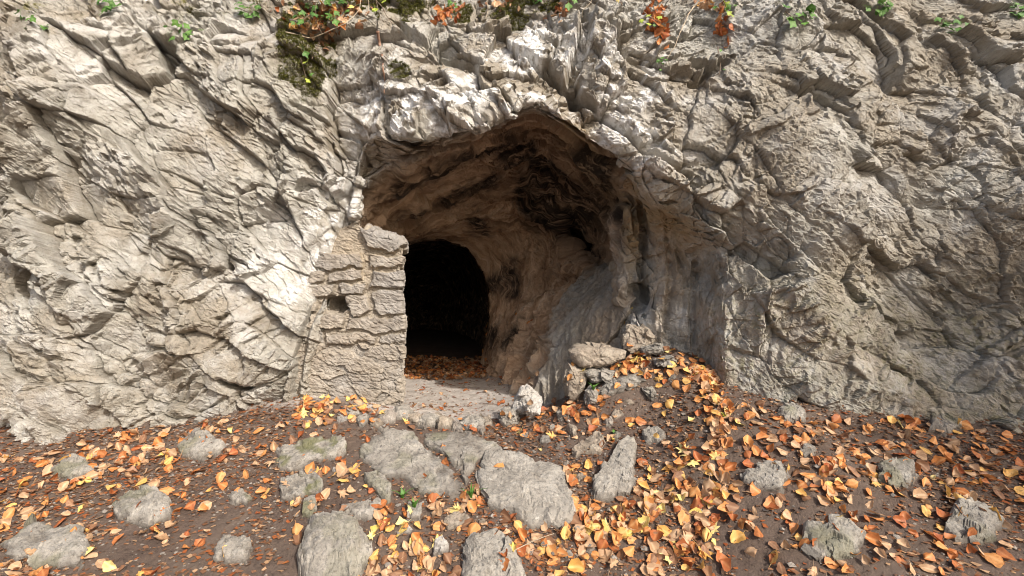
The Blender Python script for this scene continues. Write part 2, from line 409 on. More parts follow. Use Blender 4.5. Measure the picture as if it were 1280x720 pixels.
def surface_nets(f, org, H):
    s = f > 0
    nx, ny, nz = f.shape
    cnt = np.zeros((nx-1, ny-1, nz-1), np.uint8)
    for a in (0, 1):
        for b in (0, 1):
            for c in (0, 1): cnt += s[a:nx-1+a, b:ny-1+b, c:nz-1+c]
    act = (cnt > 0) & (cnt < 8)
    idx = np.full(act.shape, -1, np.int32); n = act.sum(); idx[act] = np.arange(n)
    ci, cj, ck = np.nonzero(act)
    pos = np.zeros((n, 3)); w = np.zeros(n)
    for (a, b) in [((0,0,0),(1,0,0)),((0,1,0),(1,1,0)),((0,0,1),(1,0,1)),((0,1,1),(1,1,1)),((0,0,0),(0,1,0)),((1,0,0),(1,1,0)),((0,0,1),(0,1,1)),((1,0,1),(1,1,1)),((0,0,0),(0,0,1)),((1,0,0),(1,0,1)),((0,1,0),(0,1,1)),((1,1,0),(1,1,1))]:
        fa = f[ci+a[0], cj+a[1], ck+a[2]]; fb = f[ci+b[0], cj+b[1], ck+b[2]]
        m = (fa > 0) != (fb > 0); t = np.where(m, fa/np.where(m, fa-fb, 1), 0)
        A = np.array(a); B = np.array(b)
        pos += m[:, None]*(A+(B-A)*t[:, None]); w += m
    pos = (pos/w[:, None]+np.stack([ci, cj, ck], 1))*H+np.array(org)
    Fs = []
    for ax in range(3):
        sl0 = [slice(None)]*3; sl1 = [slice(None)]*3
        sl0[ax] = slice(0, -1); sl1[ax] = slice(1, None)
        A = s[tuple(sl0)]; B = s[tuple(sl1)]
        ch = A != B
        i, j, k = np.nonzero(ch); ijk = [i, j, k]
        u, v = [(1, 2), (2, 0), (0, 1)][ax]
        ok = (ijk[u] > 0) & (ijk[v] > 0) & (ijk[u] < f.shape[u]-1) & (ijk[v] < f.shape[v]-1)
        ijk = [q[ok] for q in ijk]; up = A[tuple(ijk)]   # rock -> air along +axis: normal +axis
        def cell(du, dv):
            q = [x.copy() for x in ijk]; q[u] = q[u]-du; q[v] = q[v]-dv; return idx[tuple(q)]
        a, b, c, d = cell(1, 1), cell(0, 1), cell(0, 0), cell(1, 0)
        Q = np.stack([a, b, c, d], 1); Q[~up] = Q[~up][:, ::-1]; Fs.append(Q)
    return pos, np.concatenate(Fs)
def refine(V, F, levels):
    me = mesh_np('tmp', V, F); o = obj('tmp', me); m = o.modifiers.new('s', 'SUBSURF'); m.levels = levels; m.boundary_smooth = 'ALL'
    dg = bpy.context.evaluated_depsgraph_get(); e = o.evaluated_get(dg); em = e.to_mesh()
    n = len(em.vertices); co = np.empty(n*3, np.float32); em.vertices.foreach_get('co', co)
    no = np.empty(n*3, np.float32); em.vertex_normals.foreach_get('vector', no)
    k = len(em.loops); li = np.empty(k, np.int32); em.loops.foreach_get('vertex_index', li)
    e.to_mesh_clear(); bpy.data.objects.remove(o); bpy.data.meshes.remove(me)
    return co.reshape(-1, 3), no.reshape(-1, 3), li.reshape(-1, 4)
V, F = surface_nets(fld, (x0, y0, z0), H)
del fld
# drop far, never seen faces below ground
fc = V[F].mean(1); keep = (fc[:, 2] > G0(fc[:, 0], fc[:, 1])-.30)
F = F[keep]; used = np.unique(F); mp = np.full(len(V), -1); mp[used] = np.arange(len(used)); V = V[used]; F = mp[F]
V, N, F = refine(V, F, 2)
x, y, z = V[:, 0], V[:, 1], V[:, 2]
px = 640+FPX*x/y; py = 360-FPX*(z-1.25)/y
cxv = np.interp(y, KD, KC[:, 0]); czv = np.interp(y, KD, KC[:, 1]); thv = np.arctan2(z-czv, x-cxv)
RING = np.stack([y, np.cos(thv), np.sin(thv)], 1)
# how far inside the void this vertex is
Ffront = _f(np.clip(x, -4.6, 4.6), np.clip(z, -.5, 3.8)); Ffront = np.clip(Ffront, 3.3, 4.9)+np.maximum(z-3.5, 0)*.35
depth_in = y-Ffront
nz1 = fbm(V, 2.2, 4, 61); nz2 = fbm(V, 6, 4, 71)
inside = sstep(.22, .75, depth_in+nz1*.25)*(1-sstep(781, 791, px+nz2*8)*sstep(225, 265, py)*(y < 5.6))*(1-sstep(806, 818, px))
rightwall = sstep(808, 820, px)*sstep(4, 22, py-(196+(px-760)*.74))*(1-inside)*(1-sstep(900, 930, px)*.6)     # smooth face below the diagonal lip
rightup = sstep(820, 850, px)*(1-rightwall)*(1-inside)
AP = np.array([(632,505),(668,482),(690,452),(702,412),(722,366),(752,338),(785,330),(816,345),(816,500),(720,520)], float)
lowerin = inside*sstep(-9, 9, poly_sd(px+nz2*16, py+nz1*12, AP[:, 0], AP[:, 1]))*(y < 6.8)      # pale apron in the lower right
A_big = cellA((.62, .40, .30), [('Y', 42), ('X', 18)])
A_mid = cellA((.26, .15, .10), [('Y', 45), ('X', 25)])
A_sm = cellA((.10, .055, .040), [('Y', 38), ('X', 30)])
A_xs = cellA((.045, .03, .022), [('Y', 30), ('X', 20)])
warp = np.stack([fbm(V, 3, 3, 81), fbm(V, 3, 3, 91), fbm(V, 3, 3, 101)], 1)
Wv = V+warp*.045
f1, e1, r1 = facet(Wv, A_big, 1)
f2, e2, r2 = facet(Wv, A_mid, 2)
f2b, e2b, _ = facet(Wv, cellA((.30, .15, .085), [('Y', -28), ('X', 35)]), 14)
f3b, e3b, _ = facet(V+warp*.02, cellA((.12, .06, .05), [('Y', -50), ('X', 10)]), 15)
f3, e3, r3 = facet(V+warp*.02, A_sm, 3)
f4, e4, r4 = facet(V+warp*.01, A_xs, 4)
A_hg = cellA((1.1, .7, .6), [('Y', 48), ('X', 10)])
f0, e0, r0 = facet(Wv+warp*.06, A_hg, 8)
lsm = (1-sstep(425, 452, px))*sstep(345, 372, px)*sstep(215, 250, py)
bsel = (r0 > .15)*1.; f2 = f2*(1-bsel)+f2b*bsel; e2 = e2*(1-bsel)+e2b*bsel; f3 = f3*(1-bsel)+f3b*bsel
nA = fbm(V, 1.6, 3, 141)-lsm*.5; nB = fbm(V, 3.5, 3, 151)
m2 = sstep(-.2, .2, nA+r1*.4); m3 = sstep(-.15, .2, nB+r1*.4); m4 = sstep(-.2, .3, -nB+r2*.2)
front = f0*.18*(1-.4*lsm) + f1*.085*(1-.5*lsm) + f2*.052*(.2+.8*m2) + f3*.030*(.12+.88*m3) + f4*.012*(.2+.8*m4) - .035*(1-sstep(0, .035, e0)) - .020*(1-sstep(0, .05, e1)) - .012*(1-sstep(0, .06, e2))*m2 + nz2*.018
# interior: weathered, strata run up to the right
RW = RING+warp*np.array([.16, .10, .10])
g1, ge1, gr1 = facet(RW, np.diag([1/.30, 1/.75, 1/.75]), 5)
g2, ge2, gr2 = facet(RW, np.diag([1/.11, 1/.34, 1/.34]), 6)
g3, ge3, gr3 = facet(RW, np.diag([1/.045, 1/.16, 1/.16]), 7)
rid = 1-np.abs(fbm(RW*np.array([4.2, 1.1, 1.1]), 1.0, 5, 111))*2.6
colr_ = 1-np.abs(fbm((V+warp*.18)*np.array([3.4, 2.4, .55]), 1.1, 4, 131))*2.4
rw_ = sstep(585, 640, px)*sstep(230, 330, py)
thr = 1-.65*sstep(6.6, 7.2, y)
inner = (g1*.105+g2*.052+g3*.020+rid*.075*(1-.4*rw_)+nz1*.07+f3*.010+colr_*.11*rw_-.03*(1-sstep(0, .06, ge1)))*thr
qv = (V+warp*.10)*np.array([7, 5, 1.1])
flow = (1-np.abs(fbm(qv, 1.2, 4, 121))*2)
wallr = flow*.075+nz2*.04+colr_*.05+f2*.010+f3*.006+f4*.004
disp = front*(1-inside)+inner*inside
k_ = np.clip(rightwall*.85+lowerin*.9, 0, 1); disp = disp*(1-k_)+wallr*k_*(1-.5*lowerin)+lowerin*.12
k_ = rightup*.45; disp = disp*(1-k_)+(nz1*.06+f1*.06+f4*.006+f3*.010+nz2*.03)*k_
# fissures seen in the face
def fiss(pts, d, w, dep):
    global disp
    wp = [P(a, b, d) for a, b in pts]
    dd = seg_dist(x+nz2*.02, z+nz1*.02, [(p[0], p[2]) for p in wp])
    disp = disp-dep*(1-sstep(w*.3, w, dd))*(1-inside)
fiss([(448,175),(440,230),(425,290),(405,350),(388,400),(376,450),(370,500)], 4.45, .045, .13)
fiss([(645,60),(690,95),(735,130),(775,160),(800,190),(850,225)], 4.0, .045, .14)
fiss([(484,10),(500,32),(530,50),(560,70),(600,95)], 4.3, .05, .14)
fiss([(560,30),(585,38),(610,36),(640,25)], 4.3, .04, .10)
fiss([(372,235),(395,232),(412,250),(425,245)], 4.4, .06, .10)
fiss([(870,100),(885,95),(890,80),(870,72)], 3.9, .05, .12)
fiss([(370,135),(400,148),(440,165),(462,175)], 4.35, .035, .08)
fiss([(735,10),(732,35),(728,65),(712,100),(716,130)], 4.1, .07, .20)
fiss([(640,20),(670,45),(700,70),(735,95)], 4.2, .03, .07)
fiss([(760,35),(780,60),(812,95)], 4.05, .03, .07)
fiss([(845,85),(880,95),(905,78)], 3.9, .05, .10)
fiss([(905,200),(850,205),(800,190)], 3.8, .03, .04)
wj = [P(a, b, 4.4) for a, b in [(800,262),(806,285),(804,310),(802,335),(806,372)]]
dj = seg_dist(px+nz2*3, py+nz1*3, [(800,255),(806,285),(803,310),(802,335),(806,372)])
disp = disp-.16*(1-sstep(2.5, 7, dj))*(y < 5.2)
dj = seg_dist(px+nz2*4, py, [(868,330),(862,380),(866,430)]); disp = disp-.05*(1-sstep(2, 6, dj))*(y < 4.8)
dj = seg_dist(px+nz2*4, py, [(834,300),(838,350),(832,400)]); disp = disp-.05*(1-sstep(2, 6, dj))*(y < 4.8)
# big shadow-catching undercuts on the upper right blocks and broken lip
Dn = N.copy()
fw = (1-inside)*(1-sstep(.2, .5, N[:, 1]))
Dn = Dn+fw[:, None]*np.array([.12, -1.6, .25]); Dn /= np.linalg.norm(Dn, axis=1, keepdims=True)
V2 = V+Dn*disp[:, None]
me = mesh_np('rock_face', V2, F, M_CLIFF, smooth=False)
nrm = np.empty(len(V2)*3, np.float32); me.vertex_normals.foreach_get('vector', nrm); nrm = nrm.reshape(-1, 3)
# stain masks: the stone's own colours, plus painted passage gloom and lip sunlight
lipd = seg_dist(x, z, [(P(a, b, 4.1)[0], P(a, b, 4.1)[2]) for a, b in [(380,330),(400,260)]])
lip1 = seg_dist(x, z, [(P(a, b, 4.1)[0], P(a, b, 4.1)[2]) for a, b in [(480,130),(540,150),(600,130),(650,100),(700,110),(745,150),(790,185)]])
lip2 = seg_dist(x, z, [(P(a, b, 4.1)[0], P(a, b, 4.1)[2]) for a, b in [(670,60),(790,80),(800,120),(770,150)]])
white = (np.clip(1.2-lip1/.5, 0, 1)*1.1+np.clip(1-lip2/.35, 0, 1)*.6+np.clip(1-lipd/.6, 0, 1)*.75)*(1-inside)  # bleached rock mixed with sunlight painted white along the arch lip
white = np.clip(white*sstep(-.15, .25, nz2+r3*.2), 0, 1)
white = np.clip(white+.25*sstep(.1, .4, nz1)*(1-inside)*(px < 830)+.35*rightwall*sstep(-.1, .3, nz2), 0, 1)
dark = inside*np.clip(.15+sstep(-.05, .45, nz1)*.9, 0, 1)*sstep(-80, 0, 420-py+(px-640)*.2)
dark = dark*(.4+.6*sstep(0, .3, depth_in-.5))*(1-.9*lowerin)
dark = np.clip(dark+sstep(7.5, 8.6, y)*2+.9*np.exp(-(((px-728)/52)**2+((py-258)/55)**2))*inside, 0, 1)  # far passage painted black to stand for shade; stain at upper right
brown = inside*(1-.93*lowerin)
brown = np.clip(brown + .30*rightwall*sstep(-.1, .4, nz1), 0, 1)
ochre = np.clip(np.exp(-seg_dist(px, py, [(715,160),(745,200),(790,260),(850,285)])/22)*1.3+np.exp(-seg_dist(px, py, [(455,170),(510,190),(560,180)])/26)*.6+np.exp(-(((px-790)/10)**2+((py-300)/40)**2))*.9, 0, 1)*sstep(.0, .2, depth_in+.1)*(px > 440)*(px < 880)
brown = brown*(1-.6*ochre)
mossm = np.exp(-(((px-385)/30)**2+((py-75)/38)**2))*3+np.exp(-(((px-510)/14)**2+((py-10)/35)**2))+np.exp(-(((px-505)/16)**2+((py-95)/12)**2))+np.exp(-(((px-625)/22)**2+((py-22)/12)**2))+.55*sstep(870, 905, px)*sstep(300, 400, py)+.35*rightwall*sstep(0, .3, nz1)
mossm = mossm+1.2*sstep(40, -5, py+nz1*30)*sstep(0, .3, nz2)*(px < 700)
mossm = np.clip(mossm*(.6+nz2), 0, 1)*(1-inside)
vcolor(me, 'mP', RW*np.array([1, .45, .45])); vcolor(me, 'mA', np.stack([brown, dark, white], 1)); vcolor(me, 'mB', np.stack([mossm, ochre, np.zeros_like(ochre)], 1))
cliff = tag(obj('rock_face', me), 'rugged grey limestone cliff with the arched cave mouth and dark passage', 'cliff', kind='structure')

# ------------------------------------------------------------------ rubble masonry pier in the left of the mouth
mpoly = [(330,600),(330,470),(345,420),(380,360),(405,310),(420,285),(440,276),(452,284),(470,291),(488,296),(502,302),(503,316),(499,330),(501,350),(499,365),(501,380),(503,400),(504,430),(504,460),(501,470),(503,490),(502,520),(504,600)]
YF, YB = 4.50, 5.15
wp = [P(a, b, YF) for a, b in mpoly]; wx = np.array([p[0] for p in wp]); wz = np.array([p[2] for p in wp])
hm = .025
ax_ = np.arange(-2.45, -.85, hm); ay_ = np.arange(YF-.15, YB+.15, hm); az_ = np.arange(-.45, 2.05, hm)
GX, GZ = np.meshgrid(ax_, az_, indexing='ij')
sd = poly_sd(GX, GZ, wx, wz)
sd3 = np.stack([poly_sd(GX*(YF+.03)/max(yy_, YF), GZ, wx, wz) for yy_ in ay_], 1)
fm = np.minimum(sd3, np.minimum(ay_-YF, YB-ay_)[None, :, None])
# putlog hole
c = P(420, 381, YF); q = np.sqrt(((GX-c[0])/.135)[:, None, :]**2+(((GZ-c[2])/.075)[:, None, :])**2+(((ay_-YF)/.35)[None, :, None])**2)
fm = np.minimum(fm, (q-1)*.06)
Vm, Fm = surface_nets(fm, (ax_[0], ay_[0], az_[0]), hm)
Vm, Nm, Fm = refine(Vm, Fm, 2)
mx, my, mz = Vm.T
mpx = 640+FPX*mx/YF; mpy = 360-FPX*(mz-1.25)/YF
side = sstep(.3, .8, Nm[:, 0])
mpx = np.where(side > .3, 640+FPX*mx/np.maximum(my, YF)-side*(my-YF)*40, mpx)
w2 = np.stack([fbm(Vm, 5, 3, 201), fbm(Vm, 5, 3, 211), fbm(Vm, 5, 3, 221)], 1); n3 = fbm(Vm, 9, 4, 231)
w5 = fbm(Vm, 14, 3, 241); px_, py_ = mpx+w2[:, 0]*8+w5*3.5, mpy+w2[:, 2]*6+w5*3
ST = [((453,286),(506,300),(502,314),(456,310)), ((459,318),(507,321),(507,334),(461,334)), ((392,318),(450,316),(451,334),(384,336)), ((380,338),(408,338),(407,352),(372,354)), ((412,338),(450,337),(452,352),(411,353)),
      ((463,338),(507,339),(507,364),(465,362)), ((374,357),(420,356),(418,369),(368,370)), ((424,356),(458,355),(457,369),(425,369)), ((368,374),(399,374),(399,392),(362,392)), ((431,372),(462,370),(467,388),(441,395)),
      ((470,368),(509,366),(509,392),(472,390)), ((392,395),(429,396),(428,410),(384,410)), ((434,397),(508,394),(508,412),(470,414),(436,412)), ((364,413),(404,413),(403,428),(360,428)), ((408,415),(470,418),(468,428),(407,429)), ((474,417),(509,416),(509,428),(476,428))]
sdst = np.full(len(Vm), -99.); sid = np.zeros(len(Vm))
for k, pl in enumerate(ST):
    a = poly_sd(px_, py_, np.array([p[0] for p in pl], float), np.array([p[1] for p in pl], float)); sid = np.where(a > sdst, (k*.618) % 1, sid); sdst = np.maximum(sdst, a)
up = 1-sstep(424, 434, py_)
stone = sstep(-.2, 1.1, sdst)*up
tilt = (sid-.5)*.03*(mpy-380)/20
fA, eA, rA = facet(Vm+w2*.05, cellA((.26, .3, .12), [('Y', 8)]), 9)
fB, eB, rB = facet(Vm+w2*.02, cellA((.10, .1, .05), [('Y', 14)]), 10)
fC, eC, rC = facet(Vm+w2*.02, cellA((.045, .04, .022), [('Y', 25)]), 12)
low = (1-up)
dm = stone*(.020+.022*sid+tilt*.5) + up*(1-stone)*(-.015+n3*.012) + low*(rA*.010+fA*.014) + fB*.015*(.5+n3)*(1-.6*stone) + fC*.008 + n3*.008
dm = dm-low*.014*(1-sstep(0, .06, eA))*sstep(-.15, .15, w2[:, 1])
Vd = Vm+Nm*dm[:, None]
mem = mesh_np('masonry_pier', Vd, Fm, M_MAS, smooth=False)
och = up*(1-stone)*np.clip(np.exp(-(((mpx-455)/35)**2+((mpy-320)/32)**2))*1.4+.15, 0, 1)
och = np.clip(och + .35*stone*np.exp(-(((mpx-445)/25)**2+((mpy-312)/10)**2)), 0, 1)
mort = np.clip(up*(1-stone)+low*sstep(-.2, .3, n3)*.6, 0, 1)
vcolor(mem, 'mA', np.stack([och, np.where(stone > .5, sid, .5+.4*rA), mort], 1))
pier = tag(obj('masonry_pier', mem), 'pale rubble stone masonry pier with a small square hole, left of the cave passage', 'stone wall')

bpy.context.view_layer.update()
# ------------------------------------------------------------------ casting
def cast(px, py):
    dg = bpy.context.evaluated_depsgraph_get()
    d = Vector(((px-640)/FPX, 1, -(py-360)/FPX)).normalized()
    ok, loc, nor, _, o, _ = S.ray_cast(dg, Vector(CAM), d)
    return (loc, nor, o) if ok else None
def down(x, y, ztop=2.5):
    dg = bpy.context.evaluated_depsgraph_get()
    ok, loc, nor, _, o, _ = S.ray_cast(dg, Vector((x, y, ztop)), Vector((0, 0, -1)))
    return (loc, nor, o) if ok else None
def gcast(px, py):
    """pixel -> point on the ground height function"""
    dx, dz = (px-640)/FPX, -(py-360)/FPX
    ds = np.arange(1.5, 9, .01); g = G0(dx*ds, ds); zz = 1.25+dz*ds
    k = np.argmax(zz < g)
    return np.array([dx*ds[k], ds[k]])

# ------------------------------------------------------------------ stones
def resample(poly, n):
    poly = np.array(poly, float); c = poly.mean(0)
    q = np.vstack([poly, poly[:1]]); L = np.r_[0, np.cumsum(np.linalg.norm(np.diff(q, axis=0), axis=1))]
    t = np.linspace(0, L[-1], n, endpoint=False)
    return np.stack([np.interp(t, L, q[:, 0]), np.interp(t, L, q[:, 1])], 1)
LAND = []   # landmarks for the labels of small things: (px, py, phrase)
STONE_MASK = []
def finish_stone(name, V, F, mat, label, cat, group, c, moss=0, dirt=0, seed=0):
    me = mesh_np(name, V-c, F, mat, smooth=False)
    n = fbm(V, 5, 4, seed+300); nn = np.empty(len(V)*3, np.float32); me.vertex_normals.foreach_get('vector', nn)
    ms = np.clip(moss*sstep(.05, .35, n), 0, 1)
    gz_ = G(V[:, 0], V[:, 1]); dr = np.clip(1-sstep(.0, .05, V[:, 2]-gz_+n*.03), 0, 1)*.6
    vcolor(me, 'mA', np.stack([ms, dr, ms*0], 1))
    return tag(obj(name, me, loc=c), label, cat, group)
def slab(poly, h, label, name='stone', cat='stone', group=None, mat=None, seed=1, moss=.0, tiltv=(0, 0), lm=None, smooth_top=1., dome=22.):
    """flat embedded stone: outline in the ground plane, real thickness, sunk in the earth"""
    W = np.array([gcast(a, b) for a, b in poly]); n = 120 if len(poly) > 8 else 72
    B = resample(W, n); c2 = B.mean(0)
    NR = 26; rs = np.r_[np.linspace(0.02, .80, NR-10), .85, .90, .94, .965, .985, 1.0, 1.01, 1.012, 1.01, .98]
    hs = (1-np.clip(rs, 0, 1)**dome)**.6; hs[-4:] = [-.1, -.5, -1., -1.5]; hs[-5] = .12; hs = hs*1.
    V = []
    size = np.abs(B-c2).max()
    z0c = float(GS(*c2[:, None])[0])
    for r, hh in zip(rs, hs):
        q = c2+(B-c2)*r
        # outline wobble
        base = GS(q[:, 0], q[:, 1])
        V.append(np.stack([q[:, 0], q[:, 1], base+h*hh], 1))
    V = np.concatenate(V); V = np.vstack([V, [[c2[0], c2[1], z0c+h]]])
    F = []
    for i in range(NR-1):
        a = np.arange(n)+i*n; b = np.roll(np.arange(n), -1)+i*n
        F.append(np.stack([a, a+n, b+n, b], 1))
    F = np.concatenate(F).tolist()
    top = len(V)-1
    F += [[top, i, (i+1) % n] for i in range(n)]
    F += [list(range((NR-1)*n, NR*n))[::-1]]
    w = np.stack([fbm(V, 4, 3, seed+1), fbm(V, 4, 3, seed+2), fbm(V, 4, 3, seed+3)], 1)
    s = max(.35, min(1, size/.3))
    fa, ea, _ = facet(V+w*.08, cellA((.34*s, .26*s, .2*s), [('Z', seed*37 % 180), ('X', 10)]), seed+4)
    fb, eb, _ = facet(V+w*.04, cellA((.13*s, .10*s, .08*s), [('Z', seed*53 % 180)]), seed+5)
    fc_, _, _ = facet(V+w*.02, cellA((.045, .04, .03), [('Z', 20)]), seed+6)
    edge = np.repeat(np.clip((rs-.6)/.4, 0, 1), n); edge = np.r_[edge, 0]
    dz = (fa*.030*s+fb*.017*s+fc_*.007)*smooth_top+fbm(V, 6, 4, seed+7)*.012*s+fbm(V, 25, 3, seed+9)*.006
    V[:, 2] += dz+tiltv[0]*(V[:, 0]-c2[0])+tiltv[1]*(V[:, 1]-c2[1])
    rad = V[:, :2]-c2; L = np.linalg.norm(rad, axis=1, keepdims=True)+1e-6
    V[:, :2] += rad/L*((fb*.02*s+fbm(V, 9, 3, seed+8)*.02*s)*edge)[:, None]
    V[:, 2] -= edge**3*.02*s*(hs.repeat(n).tolist()+[1]) if False else 0
    c = np.array([c2[0], c2[1], z0c])
    o = finish_stone(name, V, F, mat or M_STONE, label, cat, group, c, moss, seed=seed)
    pp = np.array(poly).mean(0)
    if lm: LAND.append((pp[0], pp[1], lm))
    STONE_MASK.append(np.array(poly, float))
    return o
def boulder(poly, d, thick, label, name='rock', cat='rock', group=None, mat=None, seed=1, moss=0, lm=None, facetk=1., box=.75):
    """free rock: silhouette given at distance d, with real thickness to the back"""
    W = np.array([P(a, b, d)[[0, 2]] for a, b in poly]); n = 96
    B = resample(W, n); c2 = (B.max(0)+B.min(0))/2; NR = 48
    V = []
    for i in range(NR+1):
        ph = -math.pi/2+math.pi*i/NR
        r = abs(math.cos(ph))**box; yy_ = math.copysign(abs(math.sin(ph))**box, math.sin(ph))*thick
        q = c2+(B-c2)*max(r, .01)
        V.append(np.stack([q[:, 0], np.full(n, d+thick*.5+yy_*.5), q[:, 1]], 1))
    V = np.concatenate(V); F = []
    for i in range(NR):
        a = np.arange(n)+i*n; b = np.roll(np.arange(n), -1)+i*n
        F.append(np.stack([a, b, b+n, a+n], 1))
    F = np.concatenate(F).tolist()+[list(range(n))[::-1], list(range(NR*n, NR*n+n))]
    s = min(1, np.abs(B-c2).max()/.25)
    w = np.stack([fbm(V, 4, 3, seed+1), fbm(V, 4, 3, seed+2), fbm(V, 4, 3, seed+3)], 1)
    fa, ea, _ = facet(V+w*.05, cellA((.22*s, .2*s, .16*s), [('Y', seed*37 % 90), ('X', 20)]), seed+4)
    fb, eb, _ = facet(V+w*.03, cellA((.08*s, .07*s, .05*s), [('Y', seed*53 % 90)]), seed+5)
    fc_, _, _ = facet(V, cellA((.03, .03, .02), [('Z', 20)]), seed+6)
    c3 = np.array([c2[0], d+thick/2, c2[1]])
    nr = V-c3; nr /= np.linalg.norm(nr, axis=1, keepdims=True)+1e-6
    V = V+nr*((fa*.05*s+fb*.018*s+fc_*.004)*facetk)[:, None]
    c = np.array([c3[0], c3[1], V[:, 2].min()])
    o = finish_stone(name, V, F, mat or M_STONE, label, cat, group, c, moss, seed=seed)
    pp = np.array(poly).mean(0)
    if lm: LAND.append((pp[0], pp[1], lm))
    STONE_MASK.append(np.array(poly, float))
    return o
def q7(l): return [(370+a/4, 540+b/4) for a, b in l]
slab(q7([(320,100),(380,20),(480,0),(590,15),(628,80),(690,128),(762,190),(805,240),(838,290),(800,328),(700,335),(620,320),(560,270),(500,245),(420,230),(330,150)]), .040, 'large flat pale slab below the passage, with a crack down its right side', 'stone_slab', 'stone slab', seed=11, moss=.25, lm='the large slab below the passage', smooth_top=.55)
slab(q7([(618,22),(720,8),(860,5),(960,40),(1030,80),(1020,105),(950,115),(900,170),(870,240),(848,275),(808,218),(745,148),(695,106),(645,60)]), .035, 'flat grey slab with one orange leaf, right behind the cracked large slab', 'stone_slab', 'stone slab', seed=23, moss=.4, lm='the slab with one leaf on it', smooth_top=.55)
slab([(602,577),(610,567),(640,567),(655,572),(670,582),(690,585),(707,594),(710,612),(717,635),(720,647),(702,660),(690,663),(665,669),(640,652),(628,650),(610,640),(600,627),(599,600)], .055, 'big bare grey slab in the middle of the foreground with no leaves on it', 'stone_slab', 'stone slab', seed=37, lm='the big central slab', smooth_top=.55)
slab([(345,563),(370,560),(400,553),(428,552),(432,570),(420,577),(395,580),(370,588),(345,588)], .06, 'flat mossy grey stone at the left below the masonry pier', 'stone', 'stone', seed=41, moss=.7, lm='the mossy stone below the pier')
slab([(350,603),(370,600),(395,596),(405,615),(402,622),(370,627),(350,625)], .045, 'low greyish green stone between the mossy stone and the round boulder', seed=43, moss=.8, lm='the low greenish stone')
slab([(385,655),(400,652),(430,655),(450,668),(463,680),(464,695),(455,720),(440,745),(380,745),(373,710),(378,680)], .16, 'rounded mottled boulder in the lower left corner of the ground', 'boulder', 'boulder', seed=47, moss=.22, lm='the rounded boulder', smooth_top=1.1, dome=2.6)
slab([(455,600),(470,595),(485,605),(490,615),(488,632),(482,633),(470,620),(460,612)], .05, 'narrow grey stone tucked under the left edge of the large cracked slab', seed=53, moss=.3, lm='the narrow stone under the slab')
slab([(425,640),(440,636),(478,632),(478,640),(460,655),(430,650)], .035, 'pale wedge stone just above the rounded boulder', seed=59, lm='the pale wedge stone')
slab([(510,633),(527,638),(525,653),(508,655)], .04, 'small square grey stone between two orange leaf piles', seed=61, lm='the small square stone')
slab([(577,690),(590,682),(620,678),(635,685),(650,705),(658,745),(577,745)], .11, 'light grey angular stone cut by the bottom of the view', seed=67, lm='the angular stone at the bottom', smooth_top=1.2, dome=4.)
slab([(785,553),(794,554),(796,575),(793,590),(794,612),(780,622),(750,631),(740,627),(740,612),(745,600),(758,585),(772,568)], .06, 'tall triangular veined grey stone standing up in the leaves to the right', seed=71, moss=.3, lm='the triangular stone', smooth_top=1.0, dome=14.)
slab([(735,552),(750,547),(758,560),(750,570),(720,576),(715,570)], .045, 'thin pale broken stone behind the triangular stone', seed=73, mat=M_BROWNST, lm='the thin pale stone')
slab([(555,660),(568,648),(588,653),(582,666),(560,670)], .03, 'half buried pinkish grey stone among leaves left of the central slab', seed=79, mat=M_BROWNST, lm='the half buried stone')
slab([(541,688),(553,684),(561,693),(552,701),(543,698)], .04, 'egg sized pale stone among orange leaves at the bottom', seed=83, mat=M_WHITE, lm='the egg sized stone')
slab([(803,548),(818,540),(832,548),(826,556),(808,557)], .04, 'small grey stone behind yellow leaves on the right slope', seed=89)
slab([(375,590),(388,588),(398,592),(384,598),(372,597)], .03, 'small flat chip between two mossy stones at the left edge', seed=97, moss=.3)
slab([(379,632),(392,626),(396,642),(388,652),(378,650)], .05, 'small greenish stone directly above the rounded boulder', seed=101, moss=.6)
# rocks stacked on the right mound
MG = 'rocks stacked at the edge of the mound'
boulder([(714,441),(722,435),(740,433),(765,436),(785,441),(782,449),(765,457),(742,462),(722,461),(716,452)], 4.12, .34, 'long smooth block crowning the stack of rocks at the mound edge', seed=103, group=MG, mat=M_BROWNST, lm='the long block on the mound', box=.5, facetk=.5)
boulder([(712,456),(724,460),(737,464),(733,480),(728,494),(722,503),(711,497),(709,476)], 4.12, .28, 'upright rock under the left end of the long block', seed=107, group=MG, mat=M_BROWNST, box=.5, lm='the upright rock in the stack')
boulder([(731,466),(750,463),(768,466),(774,473),(762,480),(740,482)], 4.08, .26, 'grey rock wedged under the middle of the long block', seed=109, group=MG, lm='the wedged rock')
boulder([(747,492),(758,482),(778,473),(802,469),(814,473),(803,484),(786,493),(768,498),(750,498)], 3.98, .26, 'broad mossy rock below the stack, leaves along its right end', seed=113, group=MG, moss=.5, lm='the broad mossy rock', box=.6)
boulder([(733,490),(742,484),(750,494),(747,506),(735,508)], 3.98, .16, 'small grey rock left of the broad mossy rock', seed=127, group=MG)
boulder([(806,489),(820,486),(830,500),(825,510),(812,502)], 3.88, .14, 'small pointed greenish rock on bare earth right of the broad rock', seed=131, moss=.3, lm='the small pointed rock')
boulder([(780,420),(790,407),(806,408),(818,420),(824,440),(800,446),(782,440)], 4.28, .25, 'brown knobbly rock leaning against the cliff behind the mound', seed=137, mat=M_BROWNST, lm='the knobbly rock by the cliff')
boulder([(806,436),(828,431),(838,438),(824,446),(806,446)], 4.15, .2, 'flat grey rock half under leaves on top of the mound', seed=139, lm='the flat rock on the mound')
boulder([(822,452),(840,446),(850,452),(838,460),(822,460)], 4.02, .16, 'slim grey rock poking through the leaves on the mound', seed=149)
boulder([(640,516),(646,498),(652,489),(662,487),(676,497),(679,508),(668,516),(652,520)], 4.2, .24, 'bright white chunky rock beside the passage path', seed=151, mat=M_WHITE, lm='the white rock', box=.6)
